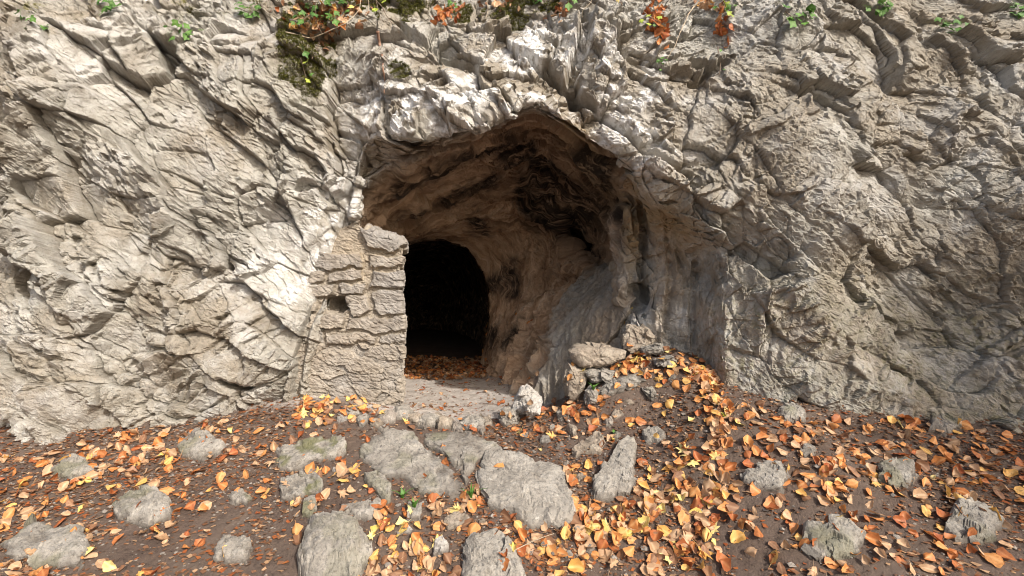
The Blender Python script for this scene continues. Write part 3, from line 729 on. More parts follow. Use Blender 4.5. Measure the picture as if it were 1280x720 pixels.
boulder([(621,520),(630,512),(642,514),(650,524),(646,536),(628,537)], 4.15, .2, 'grey rock at the foot of the white rock', seed=157, lm='the grey rock by the white rock')
boulder([(655,508),(667,503),(676,508),(674,518),(660,520)], 4.08, .14, 'small pale rock in front of the white rock', seed=163, mat=M_WHITE)
boulder([(697,518),(710,514),(716,524),(708,532),(697,529)], 4.0, .14, 'small grey rock below the upright rock of the stack', seed=167)
# row of threshold stones and loose small stones: one thing each
SG = 'small loose stones on the ground'
sm = [(452,527,13),(470,531,10),(486,524,15),(503,520,17),(520,528,14),(538,532,16),(556,534,15),(574,536,13),(590,533,17),(607,528,12),(480,540,9),(545,523,9),(600,541,9),
      (440,515,10),(428,524,8),(681,553,9),(712,543,10),(700,562,6),(655,545,7),(770,525,9),(772,552,7),(726,600,6),(707,584,5),(712,700,6),(508,668,6),(545,703,5),(602,660,6),(590,676,5),
      (680,690,6),(860,566,6),(842,478,7),(786,508,7),(760,534,7),(690,540,7),(418,590,5),(505,600,5),(722,668,6),(738,690,5),(692,700,5),(665,700,6)]
smo = []
for k, (a, b, r) in enumerate(sm):
    n = 9; ang = np.sort(rng.uniform(0, 2*np.pi, n)); rr = r*rng.uniform(.75, 1.15, n)
    poly = [(a+rr[i]*math.cos(ang[i]), b+rr[i]*.55*math.sin(ang[i])) for i in range(n)]
    if r > 20: continue
    o = slab(poly, r*.0035+.012, 'x', 'small_stone', 'small stone', group=SG, seed=400+k*7, mat=[M_STONE, M_BROWNST, M_PEB, M_STONE, M_WHITE][k % 5] if k % 5 != 4 or r < 9 else M_BROWNST, smooth_top=1., dome=3.)
    smo.append((o, a, b, r))
# stones in the parts of the bank beyond the photograph's sides
for k, (a, b, r) in enumerate([(250,560,30),(180,640,42),(90,590,26),(60,690,50),(290,690,28),(960,600,30),(1040,680,44),(1120,590,28),(1220,650,40),(990,520,18),(1180,530,20),(300,620,14),(1010,570,12)]):
    n = 12; ang = np.linspace(0, 2*np.pi, n, endpoint=False)+rng.uniform(-.15, .15, n); rr = r*rng.uniform(.8, 1.15, n)
    slab([(a+rr[i]*math.cos(ang[i]), b+rr[i]*.6*math.sin(ang[i])) for i in range(n)], .03+r*.0009, ['', ''][0] or
         'grey field stone on the %s bank, %s' % (('far left' if a < 370 else 'far right'), ['below the pier side','lower mid bank','upper bank','bottom corner','bottom near the boulder','beside the leaf drift','bottom centre of that bank','mid bank','bottom corner of the frame','highest by the cliff','small one under the cliff','smallest left one','smallest right one'][k]),
         'field_stone', 'stone', group='stones on the outer banks', seed=700+k*9, moss=.4, dome=6)
bpy.context.view_layer.update()

#==P2==
# ------------------------------------------------------------------ leaves
def leaf_mesh(kind, fold, curl, cup, seed):
    """unit leaf lying in xy, stalk at the origin, tip at y=1"""
    r = np.random.default_rng(seed)
    if kind == 'oval':
        nu, nv = 11, 7; u = np.linspace(0, 1, nu); v = np.linspace(-1, 1, nv)
        w = .39*np.sin(np.pi*u**.92)**.58*(1-.18*u); w[0] = .008; w[-1] = .004
        U, Vv = np.meshgrid(u, v, indexing='ij')
        Xx = Vv*w[:, None]*(1+.05*np.sin(U*38)*np.abs(Vv)); Yy = U.copy()
        Yy += .05*np.abs(Vv)*np.sin(np.pi*U)*-1
        ph = r.uniform(0, 6, 4); Xx = Xx*(1+.13*np.sin(U*5+ph[0])+.08*np.sin(U*13+ph[1])*np.sign(Vv))+.06*np.sin(U*3.5+ph[2])
        Zz = np.abs(Xx)*fold+.012*np.cos(U*38)*np.abs(Vv)+.035*np.sin(U*7+Vv*2.5+ph[3])
        V = np.stack([Xx.ravel(), Yy.ravel(), Zz.ravel()], 1)
        I = np.arange(nu*nv).reshape(nu, nv)
        F = np.stack([I[:-1, :-1].ravel(), I[:-1, 1:].ravel(), I[1:, 1:].ravel(), I[1:, :-1].ravel()], 1).tolist()
        ribm = (np.abs(Vv) < .1).ravel()*1.
    else:
        lob = {'maple': [(-150,.34),(-112,.20),(-78,.62),(-58,.36),(-36,.86),(-17,.48),(0,1.),(17,.48),(36,.86),(58,.36),(78,.62),(112,.20),(150,.34)],
               'ivy': [(-140,.32),(-95,.5),(-62,.62),(-34,.42),(0,.86),(34,.42),(62,.62),(95,.5),(140,.32)]}[kind]
        c = np.array([0, .30]); P2 = [(0, .0)]
        rim = [(c[0]+.62*rr*math.sin(R(a)), c[1]+.66*rr*math.cos(R(a))) for a, rr in lob]
        if kind == 'maple':       # little teeth on the lobes
            q = []
            for i, p in enumerate(rim):
                q.append(p)
                if i < len(rim)-1:
                    m = ((p[0]+rim[i+1][0])/2, (p[1]+rim[i+1][1])/2); s = 1.07 if i % 2 else 1.05
                    q.append((c[0]+(m[0]-c[0])*s, c[1]+(m[1]-c[1])*s))
            rim = q
        rim = np.array([(0, .02)]+rim); n = len(rim); mid = c+(rim-c)*.5
        V = np.vstack([[c], mid, rim]); F = []
        for i in range(n):
            j = (i+1) % n; F += [[0, 1+j, 1+i], [1+i, 1+j, 1+n+j, 1+n+i]]
        rad = np.linalg.norm(V-c, axis=1); an = np.arctan2(V[:, 0], V[:, 1]-c[1])
        V = np.column_stack([V, fold*.3*np.abs(V[:, 0])+.05*np.sin(an*5)*rad*2+r.normal(0, .015, len(V))])
        ribm = np.r_[1, np.zeros(2*n)]
    V[:, 2] += cup*(V[:, 0]**2)*1.5
    a = V[:, 1]*curl                                   # roll lengthwise
    if abs(curl) > 1e-3:
        Rr = 1/curl; zz = V[:, 2].copy(); V[:, 1] = np.sin(a)*(Rr-zz); V[:, 2] = Rr-np.cos(a)*(Rr-zz)
    tw = r.normal(0, .25)*V[:, 1]; x_ = V[:, 0].copy(); V[:, 0] = x_*np.cos(tw)-V[:, 2]*np.sin(tw); V[:, 2] = x_*np.sin(tw)+V[:, 2]*np.cos(tw)
    # stalk
    k = len(V); sl = .22 if kind == 'oval' else .45; b = .012
    V = np.vstack([V, [[-b, 0.02, 0], [b, 0.02, 0], [0, 0.02, b*1.6], [-b*.7+.03, -sl, .03], [b*.7+.03, -sl, .03], [.03, -sl, .03+b]]])
    F += [[k, k+1, k+4, k+3], [k+1, k+2, k+5, k+4], [k+2, k, k+3, k+5]]
    rib = np.r_[ribm, np.ones(6)]
    V[:, 1] -= .4; V[:, 2] -= np.quantile(V[:, 2], .1)
    return V, F, rib
VAR = [('oval', .15, .2, .2, 1, 'flat'), ('oval', .4, .4, .2, 2, 'flat'), ('oval', -.25, -.4, -.3, 3, 'arched'), ('oval', .6, 1.5, .5, 4, 'curled'), ('oval', -.3, -1.1, -.5, 5, 'arched'),
       ('oval', .8, .5, .5, 6, 'folded'), ('oval', .3, .9, 1.3, 7, 'curled'), ('oval', .1, -.2, .0, 8, 'flat'), ('maple', .2, .5, .2, 9, 'open'), ('maple', -.3, -.9, -.6, 10, 'open'), ('maple', .5, 1.6, .8, 12, 'crumpled')]
LV = [leaf_mesh(*v[:5]) for v in VAR]
LM = {}
def leaf_me(k, colr, name='fallen_leaf', src=None):
    key = (k, colr, name)
    if key not in LM:
        V, F, rib = (src or LV)[k]; mat = LEAFCOL[colr] if colr in LEAFCOL else {'green': M_GREEN, 'lime': M_LIME}[colr]
        me = mesh_np(name, V, F, mat); vcolor(me, 'mA', np.stack([rib*0, rib, rib*0], 1)); LM[key] = me
    return LM[key]
BLOB = [(400,508,26,9,26),(435,515,26,9,16),(382,535,14,12,14),(420,590,24,13,20),(455,560,6,10,5),(385,628,14,18,8),(495,680,28,26,34),(510,650,14,8,6),(560,638,22,11,16),(590,622,12,8,8),(540,708,22,9,12),
        (650,692,22,10,14),(700,702,26,12,14),(712,665,18,14,12),(760,650,26,14,26),(810,636,30,18,30),(850,618,28,20,20),(800,682,38,22,30),(878,690,18,20,16),(725,592,12,9,10),(870,560,26,20,16),(845,580,20,14,8),
        (893,500,10,26,28),(845,447,34,7,34),(790,452,18,6,12),(765,466,34,6,14),(742,500,20,7,8),(690,513,26,5,18),(720,532,40,9,14),(660,538,22,7,7),(875,470,16,10,16),(820,470,26,6,10),(900,545,7,28,18),(903,610,6,30,14),(885,470,12,8,20),(870,630,22,30,22),(480,612,14,14,6),(610,668,12,8,5),(745,620,10,14,5)]
CLIFFB = [(392,20,20,11,20,'b'),(432,18,16,9,12,'b'),(408,32,16,6,8,'b'),(560,17,7,6,11,'r'),(821,22,5,11,12,'r'),(828,42,5,7,8,'r'),(700,14,6,8,5,'b'),(903,28,4,14,5,'r'),(625,6,12,4,6,'b'),(882,10,8,5,5,'b'),(404,52,6,6,3,'b')]
leaves = []
def addleaf(a, b, where, cols, pr):
    h = cast(a, b)
    if not h: return
    loc, nor, o = h
    nm = o.name.split('.')[0]
    if where == 'g':
        if nm in ('rock_face', 'masonry_pier') or loc.y > 5.0: return
        if nm in ('stone_slab', 'boulder') and rng.random() > .06: return
        if nm in ('stone', 'rock', 'field_stone') and rng.random() > .25: return
    else:
        if nm != 'rock_face': return
    r = rng.random(); k = int(rng.integers(0, 8)) if r > .10 or where == 'c' else int(rng.integers(8, 11))
    colr = rng.choice(cols, p=pr)
    if k >= 8: colr = rng.choice(['yellow', 'golden', 'tan', 'tan'])
    L = rng.choice([rng.uniform(.045, .07), rng.uniform(.068, .108)], p=[.25, .75])*(1.12 if k >= 8 else 1)*(.9 if loc.y > 3.6 else 1)
    if where == 'c': L *= 1.0
    n = Vector(nor)
    if n.z < .2 and where == 'g': n = Vector((0, -.3, 1))
    n = (n+Vector(rng.normal(0, .17, 3))).normalized() if where == 'g' else (n+Vector(rng.normal(0, .5, 3))).normalized()
    q = n.to_track_quat('Z', 'Y')@Quaternion((0, 0, 1), rng.uniform(0, 6.283))
    p = loc+Vector(nor)*rng.uniform(.002, .014)
    leaves.append(dict(W=rng.uniform(.72, 1.18), H=rng.uniform(.5, 1.1), a=a, b=b, p=p, q=q, L=L, k=k, c=str(colr), on=o, w=where, s=L/loc.y))
COLS = ['orange', 'rust', 'tan', 'brown', 'golden', 'yellow']
for (a, b, sx, sy, n) in BLOB:
    pr = [.33, .15, .28, .12, .09, .03] if b < 560 else [.22, .12, .35, .14, .13, .04]
    for _ in range(int(n*(1.3 if b > 520 else 2.2))): addleaf(rng.normal(a, sx), rng.normal(b, sy), 'g', COLS, pr)
for _ in range(260):
    addleaf(rng.uniform(372, 908), rng.uniform(505, 719), 'g', COLS, [.25, .15, .35, .15, .08, .02])
for (a, b, sx, sy, n, t) in CLIFFB:
    for _ in range(int(n*3.4)): addleaf(rng.normal(a, sx), max(-6, rng.normal(b, sy)), 'c', COLS, [.1, .15, .3, .4, .05, 0] if t == 'b' else [.35, .6, .05, 0, 0, 0])
# a few recognisable single leaves
for (a, b, k, c_, L) in [(552,560,0,'orange',.085),(505,657,6,'yellow',.09),(470,664,1,'yellow',.10),(735,665,0,'yellow',.085),(690,545,8,'golden',.1),(397,591,8,'golden',.12),(788,384,9,'yellow',.075),(780,403,0,'golden',.05),
                         (835,700,8,'yellow',.12),(855,563,8,'yellow',.12),(868,580,9,'yellow',.12),(842,625,9,'yellow',.12),(545,675,9,'yellow',.12),(758,658,8,'yellow',.12),(600,630,10,'rust',.1),(505,648,10,'orange',.12),(895,556,8,'yellow',.08),(507,528,8,'yellow',.1),(380,518,9,'yellow',.13),(822,553,1,'golden',.11)]:
    h = cast(a, b)
    if h:
        n = (Vector(h[1])+Vector(rng.normal(0, .12, 3))).normalized()
        leaves.append(dict(W=rng.uniform(.72, 1.18), H=rng.uniform(.5, 1.1), a=a, b=b, p=h[0]+Vector(h[1])*.008, q=n.to_track_quat('Z', 'Y')@Quaternion((0, 0, 1), rng.uniform(0, 6.283)), L=L, k=k, c=c_, on=h[2], w='s', s=9.))
leaves.sort(key=lambda d: -d['s'])
# cave floor and outer banks: always part of the uncounted litter
extra = []
def place_xy(x, y, L, k, c, tilt=.3):
    h = down(x, y, 2.0 if y < 4.4 else .9)
    if not h: return
    if h[2].name.split('.')[0] in ('rock_face', 'masonry_pier') and y < 5: return
    n = (Vector(h[1])+Vector(rng.normal(0, tilt, 3))).normalized()
    extra.append(dict(W=rng.uniform(.72, 1.18), H=rng.uniform(.5, 1.1), p=h[0]+Vector(h[1])*rng.uniform(.002, .02), q=n.to_track_quat('Z', 'Y')@Quaternion((0, 0, 1), rng.uniform(0, 6.283)), L=L, k=k, c=c))
for _ in range(900):
    y = rng.uniform(6.5, 8.6); x = rng.uniform(-2., -.35)
    place_xy(x, y, rng.uniform(.06, .10), int(rng.integers(0, 8)), str(rng.choice(['rust', 'brown', 'orange', 'tan'])))
for _ in range(60): place_xy(rng.uniform(-1.2, .3), rng.uniform(4.8, 6.8), rng.uniform(.05, .08), int(rng.integers(0, 8)), str(rng.choice(['rust', 'orange', 'tan'])))
for (cx, cy, sx, sy, n) in [(-2.6,4.0,.6,.25,110),(-3.6,3.6,.6,.4,110),(-2.6,3.0,.5,.35,90),(-4.2,3.1,.5,.4,60),(2.3,3.8,.5,.2,150),(2.3,3.1,.5,.3,130),(3.2,3.4,.5,.4,110),(3.9,3.0,.5,.4,70),(1.75,2.9,.25,.3,60)]:
    for _ in range(int(n*1.9)):
        x = rng.normal(cx, sx); y = rng.normal(cy, sy)
        if abs(x/y)*FPX < 275: continue
        place_xy(x, y, rng.uniform(.05, .10), int(rng.integers(0, 11)) if rng.random() < .2 else int(rng.integers(0, 8)), str(rng.choice(COLS, p=[.28, .14, .36, .13, .07, .02])))
single, rest = leaves[:300], leaves[300:]+extra
LAND += [(440,440,'the masonry pier'),(560,520,'the path into the passage'),(850,440,'the top of the mound'),(900,520,'the right edge of the mound'),(905,640,'the bare earth at right'),(850,700,'the bottom right corner'),
         (400,510,'the foot of the pier'),(780,700,'the lower right leaf drift'),(480,715,'the bottom edge by the boulder'),(700,715,'the bottom centre edge'),(420,15,'the ivy hanging top left'),(560,8,'the cliff top above the cave'),(822,30,'the cleft at the cliff top right'),(395,625,'the left edge of the view')]
CN = dict(orange='orange', rust='rust red', tan='tan', brown='dark brown', golden='golden', yellow='yellow')
KN = dict(oval='oval', maple='maple')
NUM = {2: 'two', 3: 'three', 4: 'four', 5: 'five', 6: 'six', 7: 'seven', 8: 'eight', 9: 'nine', 10: 'ten'}
ORD = ['leftmost', 'second from left', 'third from left', 'fourth from left', 'fifth from left', 'sixth from left', 'seventh from left', 'eighth from left', 'ninth from left', 'tenth from left']
def where(a, b, on=None):
    m = min(LAND, key=lambda t: (t[0]-a)**2+((t[1]-b)*1.25)**2); dx, dy = a-m[0], (b-m[1])*1.25
    if abs(dx) < 14 and abs(dy) < 12: return 'at '+m[2]
    return ('right of ' if dx > 0 else 'left of ')+m[2] if abs(dx) > abs(dy) else ('in front of ' if dy > 0 else 'behind ')+m[2] if b > 300 else ('below ' if dy > 0 else 'above ')+m[2]
def uniq(items):
    """items: list of (obj, label, px); identical labels get an ordinal from the left"""
    g = {}
    for it in items: g.setdefault(it[1], []).append(it)
    for lab, its in g.items():
        its.sort(key=lambda t: t[2])
        for i, it in enumerate(its):
            if len(its) == 1: it[0]['label'] = lab
            elif i == len(its)-1: it[0]['label'] = lab+', rightmost'
            else: it[0]['label'] = lab+', '+ORD[min(i, 9)]
            w_ = it[0]['label'].split()
            if len(w_) > 16: it[0]['label'] = ' '.join(w_[len(w_)-16:])
items = []
for d in single:
    me = leaf_me(d['k'], d['c']); o = obj('fallen_leaf', me, loc=d['p']); o.rotation_mode = 'QUATERNION'; o.rotation_quaternion = d['q']; o.scale = (d['L']*d['W'], d['L'], d['L']*d['H'])
    v = VAR[d['k']]; sz = 'small' if d['L'] < .08 else ('large' if d['L'] > .106 else '')
    tag(o, None, 'leaf', 'autumn leaves lying on the ground and rock')
    items.append((o, ' '.join(f"{sz} {v[5]} {CN[d['c']]} {KN[v[0]]} leaf {where(d['a'], d['b'])}".split()), d['a']))
uniq(items)
its = []
for o, a, b, r in smo: its.append((o, ('tiny' if r < 7.5 else 'small' if r < 12 else 'fist sized')+' grey loose stone '+where(a, b), a))
uniq(its)
for c in COLS:
    Vs, Fs, At = [], [], []; k0 = 0
    for d in rest:
        if d['c'] != c: continue
        V, F, rib = LV[d['k']]; M = np.array(d['q'].to_matrix())
        Vs.append((V*np.array([d['W'], 1, d['H']]))@M.T*d['L']+np.array(d['p'])); Fs += [[i+k0 for i in f] for f in F]; k0 += len(V)
        At.append(np.column_stack([np.full(len(V), rng.random()), rib, rib*0]))
    if Vs:
        me = mesh_np('leaf_litter', np.concatenate(Vs), Fs, LEAFCOL[c]); vcolor(me, 'mA', np.concatenate(At))
        tag(obj('leaf_litter', me), f'{CN[c]} fallen leaves of the litter carpet', 'leaf litter', kind='stuff')
# crumbs of leaves and soil + gravel, spread over the earth
def scatter_xy(n, lo=-4.4, hi=4.4):
    x = rng.uniform(lo, hi, n); y = rng.uniform(2.3, 6.6, n)
    p = np.stack([x, y, x*0], 1); dn = fbm(p, 1.3, 3, 501)
    k = ~((y > 4.42)&(x > -2)&(x < 0)&(rng.random(n) < .7))&(rng.random(n) < np.clip(.7+dn*1.3, .2, 1))&((y < 4.5)|((x > -2.0)&(x < .2)&(rng.random(n) < .3)))
    return x[k], y[k]
x, y = scatter_xy(90000); zg = G(x, y); n = len(x)
s = rng.uniform(.004, .021, n); an = rng.uniform(0, 6.28, n); tl = rng.normal(0, .4, (n, 4))
base = np.array([(-1, -.6), (1, -.45), (.8, .6), (-.7, .5)])
Vc = np.zeros((n, 4, 3))
for j, (u, v) in enumerate(base):
    uu, vv = u*(1+tl[:, j]*.5), v*(1+tl[:, 3-j]*.5)
    Vc[:, j, 0] = x+s*(uu*np.cos(an)-vv*np.sin(an)); Vc[:, j, 1] = y+s*(uu*np.sin(an)+vv*np.cos(an)); Vc[:, j, 2] = zg+.003+s*np.abs(tl[:, j])*.8
Vc = Vc.reshape(-1, 3); Fc = np.arange(n*4).reshape(n, 4)
for nm, sel, mt in (('leaf_crumbs', np.arange(n) % 5 < 3, LEAFCOL['brown']), ('leaf_crumbs', np.arange(n) % 5 == 3, LEAFCOL['tan']), ('leaf_crumbs', np.arange(n) % 5 == 4, LEAFCOL['rust'])):
    f = Fc[sel]; vv = Vc.reshape(n, 4, 3)[sel].reshape(-1, 3); f = np.arange(len(vv)).reshape(-1, 4)
    me = mesh_np(nm, vv, f, mt); vcolor(me, 'mA', np.column_stack([np.repeat(rng.random(len(f)), 4), np.zeros(len(vv)), np.zeros(len(vv))]))
    tag(obj(nm, me), 'crumbled dry leaf fragments on the earth', 'leaf crumbs', kind='stuff')
x, y = scatter_xy(26000); zg = G(x, y); n = len(x); s = rng.uniform(.003, .011, n)**1*(1+(rng.random(n) < .06)*1.2)
oct_ = np.array([(1,0,0),(-1,0,0),(0,1,0),(0,-1,0),(0,0,1),(0,0,-1),(.6,.6,.5),(-.6,.6,.5),(.6,-.6,.5),(-.6,-.6,.5)])
of = [(0,6,8),(8,6,4),(1,9,7),(7,9,4),(2,7,6),(6,7,4),(3,8,9),(9,8,4),(0,2,6),(2,1,7),(1,3,9),(3,0,8)]
Vp = oct_[None]*rng.uniform(.6, 1.25, (n, 10, 1))*s[:, None, None]*np.array([1.1, 1, .75]); a_ = rng.uniform(0, 6.28, n)
c_, s_ = np.cos(a_)[:, None], np.sin(a_)[:, None]; X1 = Vp[..., 0]*c_-Vp[..., 1]*s_; Y1 = Vp[..., 0]*s_+Vp[..., 1]*c_
Vp = np.stack([X1+x[:, None], Y1+y[:, None], Vp[..., 2]+zg[:, None]+.001], 2).reshape(-1, 3)
Fp = (np.array(of)[None]+np.arange(n)[:, None, None]*10).reshape(-1, 3)
me = mesh_np('gravel', Vp, Fp, M_PEB, smooth=False); vcolor(me, 'mA', np.zeros((len(Vp), 3)))
tag(obj('gravel', me), 'fine grey gravel and crumbs of limestone in the earth', 'gravel', kind='stuff')

x, y = scatter_xy(900); x = x[:380]; y = y[:380]
Vs, Fs = [], []; k0 = 0
for a_, b_ in zip(x, y):
    L_ = rng.uniform(.04, .20); th = rng.uniform(0, 3.14); dx, dy = math.cos(th)*L_/2, math.sin(th)*L_/2; q_ = rng.normal(0, .015, 2); r_ = rng.uniform(.0012, .003)
    pts = []
    for tt in (-1, -.3, .3, 1):
        xx_, yy_ = a_+dx*tt+q_[0]*(1-tt*tt), b_+dy*tt+q_[1]*(1-tt*tt); pts.append((xx_, yy_, float(G(np.array([xx_]), np.array([yy_]))[0])+.006+r_))
    pts = np.array(pts); T = np.gradient(pts, axis=0); T /= np.linalg.norm(T, axis=1, keepdims=True); A = np.cross(T, [0, 0, 1.]); B = np.cross(T, A)
    V = np.concatenate([pts+A*r_, pts-A*r_*.5+B*r_*.87, pts-A*r_*.5-B*r_*.87]); 
    for i in range(3):
        for k in range(3): a0, a1 = k*4+i, ((k+1) % 3)*4+i; Fs.append([k0+a0, k0+a0+1, k0+a1+1, k0+a1])
    Vs.append(V); k0 += 12
tag(obj('twig_litter', mesh_np('twig_litter', np.concatenate(Vs), Fs, M_TWIG)), 'thin dark twigs and stalks strewn over the earth', 'twig litter', kind='stuff')

# ------------------------------------------------------------------ moss cushions on the cliff (uncountable)
cand = np.nonzero((mossm > .35)&(V2[:, 1] < 5.3)&(py < 140)&(px > 350)&(px < 930))[0]
if len(cand) > 0:
    cand = rng.choice(cand, min(len(cand), 26000), replace=False); c0 = V2[cand]; n0 = nrm[cand]; m = len(cand)
    Vt = []; 
    for b in range(3):
        t = rng.normal(0, 1, (m, 3)); t -= (t*n0).sum(1, keepdims=True)*n0; t /= np.linalg.norm(t, axis=1, keepdims=True)+1e-6
        w_ = rng.uniform(.003, .006, (m, 1)); ln = rng.uniform(.008, .020, (m, 1)); u_ = np.cross(n0, t)
        Vt += [c0+t*w_-n0*.002, c0-t*w_-n0*.002, c0+n0*ln+t*ln*.5+u_*ln*rng.normal(0, .4, (m, 1))]
    Vt = np.stack(Vt, 1).reshape(-1, 3); me = mesh_np('moss', Vt, np.arange(len(Vt)).reshape(-1, 3), M_MOSS)
    tag(obj('moss', me), 'olive green moss cushions on the upper cliff', 'moss', kind='stuff')

# ------------------------------------------------------------------ tubes, roots, twigs, ivy, weeds
def tube_mesh(name, pts, r0, r1, mat, ns=6, wob=0.):
    pts = np.array(pts, float); L = np.r_[0, np.cumsum(np.linalg.norm(np.diff(pts, axis=0), axis=1))]; n = max(8, int(L[-1]/.015)); t = np.linspace(0, L[-1], n)
    Pn = np.stack([np.interp(t, L, pts[:, k]) for k in range(3)], 1)
    for _ in range(4): Pn[1:-1] = (Pn[:-2]+2*Pn[1:-1]+Pn[2:])/4
    if wob: Pn = Pn+np.stack([fbm(Pn, 12, 2, 601), fbm(Pn, 12, 2, 602), fbm(Pn, 12, 2, 603)], 1)*wob
    T = np.gradient(Pn, axis=0); T /= np.linalg.norm(T, axis=1, keepdims=True)+1e-9
    up = np.array([.3, 1, .2]); A = np.cross(T, up); A /= np.linalg.norm(A, axis=1, keepdims=True)+1e-9; B = np.cross(T, A)
    rr = np.linspace(r0, r1, n)*(1+.25*fbm(Pn, 40, 2, 611)); V = []
    for k in range(ns):
        a = 2*np.pi*k/ns; V.append(Pn+(A*math.cos(a)+B*math.sin(a))*rr[:, None])
    V = np.stack(V, 1).reshape(-1, 3); F = []
    for i in range(n-1):
        for k in range(ns): F.append([i*ns+k, i*ns+(k+1) % ns, (i+1)*ns+(k+1) % ns, (i+1)*ns+k])
    F += [list(range(ns))[::-1], list(range((n-1)*ns, n*ns))]
    return V, F, Pn
def surf_path(pix, off=.015):
    out = []
    for a, b in pix:
        h = cast(a, b)
        if h: out.append(np.array(h[0])+np.array([h[1].x, h[1].y, h[1].z])*off+np.array([0, -off*.6, 0]))
    return out
def tube(name, pix, r0, r1, mat, label, cat, group=None, off=.015, wob=.004, minz=None):
    pts = surf_path(pix, off); V, F, Pn = tube_mesh(name, pts, r0, r1, mat, wob=wob); c = V.mean(0)
    o = obj(name, mesh_np(name, V-c, F, mat), loc=c); return tag(o, label, cat, group)
tube('dead_root', [(475,40),(478,55),(476,70),(480,85),(481,100),(483,116)], .016, .005, mat_plain('root_bark', (.16, .085, .055), (.34, .22, .16), 25), 'reddish brown dead root hanging down the upper left rock', 'root', off=.02, wob=.01)
TG = 'thin bare twigs over the cliff top'
tube('twig', [(366,46),(390,42),(412,38),(432,30),(446,16),(455,-4)], .005, .003, M_PALETWIG, 'long pale twig arching over the ivy at the top left', 'twig', TG, off=.06)
tube('twig', [(394,72),(397,50),(400,30),(398,8),(396,-4)], .003, .002, M_TWIG, 'thin upright twig crossing the top left moss', 'twig', TG, off=.05)
tube('twig', [(372,0),(384,10),(396,22),(402,40)], .004, .002, M_TWIG, 'dark twig slanting through the top left ivy leaves', 'twig', TG, off=.06)
tube('twig', [(461,-4),(460,8),(461,18),(460,26)], .003, .002, M_PALETWIG, 'short pale twig hanging left of the big cliff crack', 'twig', TG, off=.03)
tube('twig', [(470,-4),(478,12),(486,24),(500,40)], .004, .002, M_TWIG, 'brown twig lying in the big cliff crack', 'twig', TG, off=.03)
tube('twig', [(611,-4),(610,8),(611,18),(610,26)], .003, .002, M_PALETWIG, 'straight pale stem hanging above the cave arch', 'twig', TG, off=.03)
tube('twig', [(746,-4),(738,6),(730,14),(726,22)], .003, .002, M_PALETWIG, 'curved stem hanging left of the dark cleft', 'twig', TG, off=.03)
tube('dry_stem', [(872,8),(862,22),(852,38),(842,54),(833,72)], .005, .002, M_PALETWIG, 'straw coloured dry stem slanting across the upper right rock', 'stem', None, off=.03)
tube('dry_stem', [(880,4),(868,10),(858,24),(850,32)], .003, .002, M_PALETWIG, 'thinner straw stem beside the slanting dry stem', 'stem', None, off=.035)
tube('dry_stem', [(640,688),(668,676),(692,668)], .003, .002, M_PALETWIG, 'thin dry stalk among leaves below the big central slab', 'stem', None, off=.02)
IV = [leaf_mesh('ivy', .2, .3, .2, 31), leaf_mesh('ivy', -.2, -.5, -.2, 32), leaf_mesh('ivy', .4, .7, .3, 33)]
def ivy(pix, n, label, cols=('green',), size=.085, spread=7, group='ivy sprigs on the cliff'):
    pts = surf_path(pix, .03)
    if len(pts) < 2: return
    V, F, Pn = tube_mesh('stem', pts, .004, .002, M_TWIG, wob=.004); c = Pn[0].copy()
    root = bpy.data.objects.new('ivy_sprig', None); COL.objects.link(root); root.location = c; root.empty_display_size = .05; tag(root, label, 'ivy', group)
    obj('stem', mesh_np('ivy_stem', V-c, F, M_TWIG), parent=root)
    for k in range(n):
        p = Pn[int(rng.integers(0, len(Pn)))]+rng.normal(0, .035, 3)*np.array([1, .3, 1])+np.array([0, -.02, 0])
        nrm_ = Vector((rng.normal(0, .45), -1, rng.normal(.55, .35))).normalized()
        q = nrm_.to_track_quat('Z', 'Y')@Quaternion((0, 0, 1), rng.uniform(2.2, 4.1))
        o = obj('leaf', leaf_me(int(rng.integers(0, 3)), str(rng.choice(cols)), 'ivy_leaf', IV), parent=root, loc=Vector(p-c)); o.rotation_mode = 'QUATERNION'; o.rotation_quaternion = q; s_ = size*rng.uniform(.7, 1.25); o.scale = (s_,)*3
ivy([(371,30),(380,24),(390,20),(400,22)], 14, 'green ivy sprig at the left edge of the cliff top')
ivy([(384,2),(396,8),(408,6),(420,4)], 14, 'ivy sprig with mixed green leaves along the very top left')
ivy([(428,2),(434,6),(440,10),(436,16)], 5, 'small ivy sprig with a yellow leaf by the brown litter', ('green', 'yellow'))
ivy([(416,18),(412,24),(420,28)], 8, 'ivy sprig in the middle of the brown leaf litter')
ivy([(470,2),(472,14),(478,26)], 3, 'lone lime green ivy shoot left of the big cliff crack', ('lime',))
ivy([(376,72),(380,86),(388,100)], 4, 'sparse lime shoot low on the mossy left cliff', ('lime', 'green'))
ivy([(560,4),(564,12),(572,16)], 8, 'pale green ivy sprig beside the rust leaf clump', ('green',), .06)
ivy([(664,0),(672,4),(682,3)], 8, 'green ivy sprig at the top edge above the arch')
ivy([(714,0),(718,6),(722,4)], 4, 'lime green ivy sprig left of the dark cleft', ('lime', 'green'))
ivy([(772,6),(778,10),(776,4)], 3, 'yellow leafed ivy sprig on the pale upper rock', ('yellow', 'lime'), .05)
ivy([(806,18),(814,26),(822,30)], 6, 'ivy sprig growing out of the rust leaves in the right cleft', ('green', 'lime'), .055)
ivy([(824,76),(832,82),(828,84)], 8, 'small green sprig at the foot of the slanting dry stem', ('green',), .045)
ivy([(900,0),(906,8),(908,20),(906,34)], 14, 'bright green ivy sprig at the upper right', ('lime', 'green'), .06)
ivy([(897,60),(900,80),(896,100)], 5, 'thin ivy trailing down the right cliff', ('green',), .035)
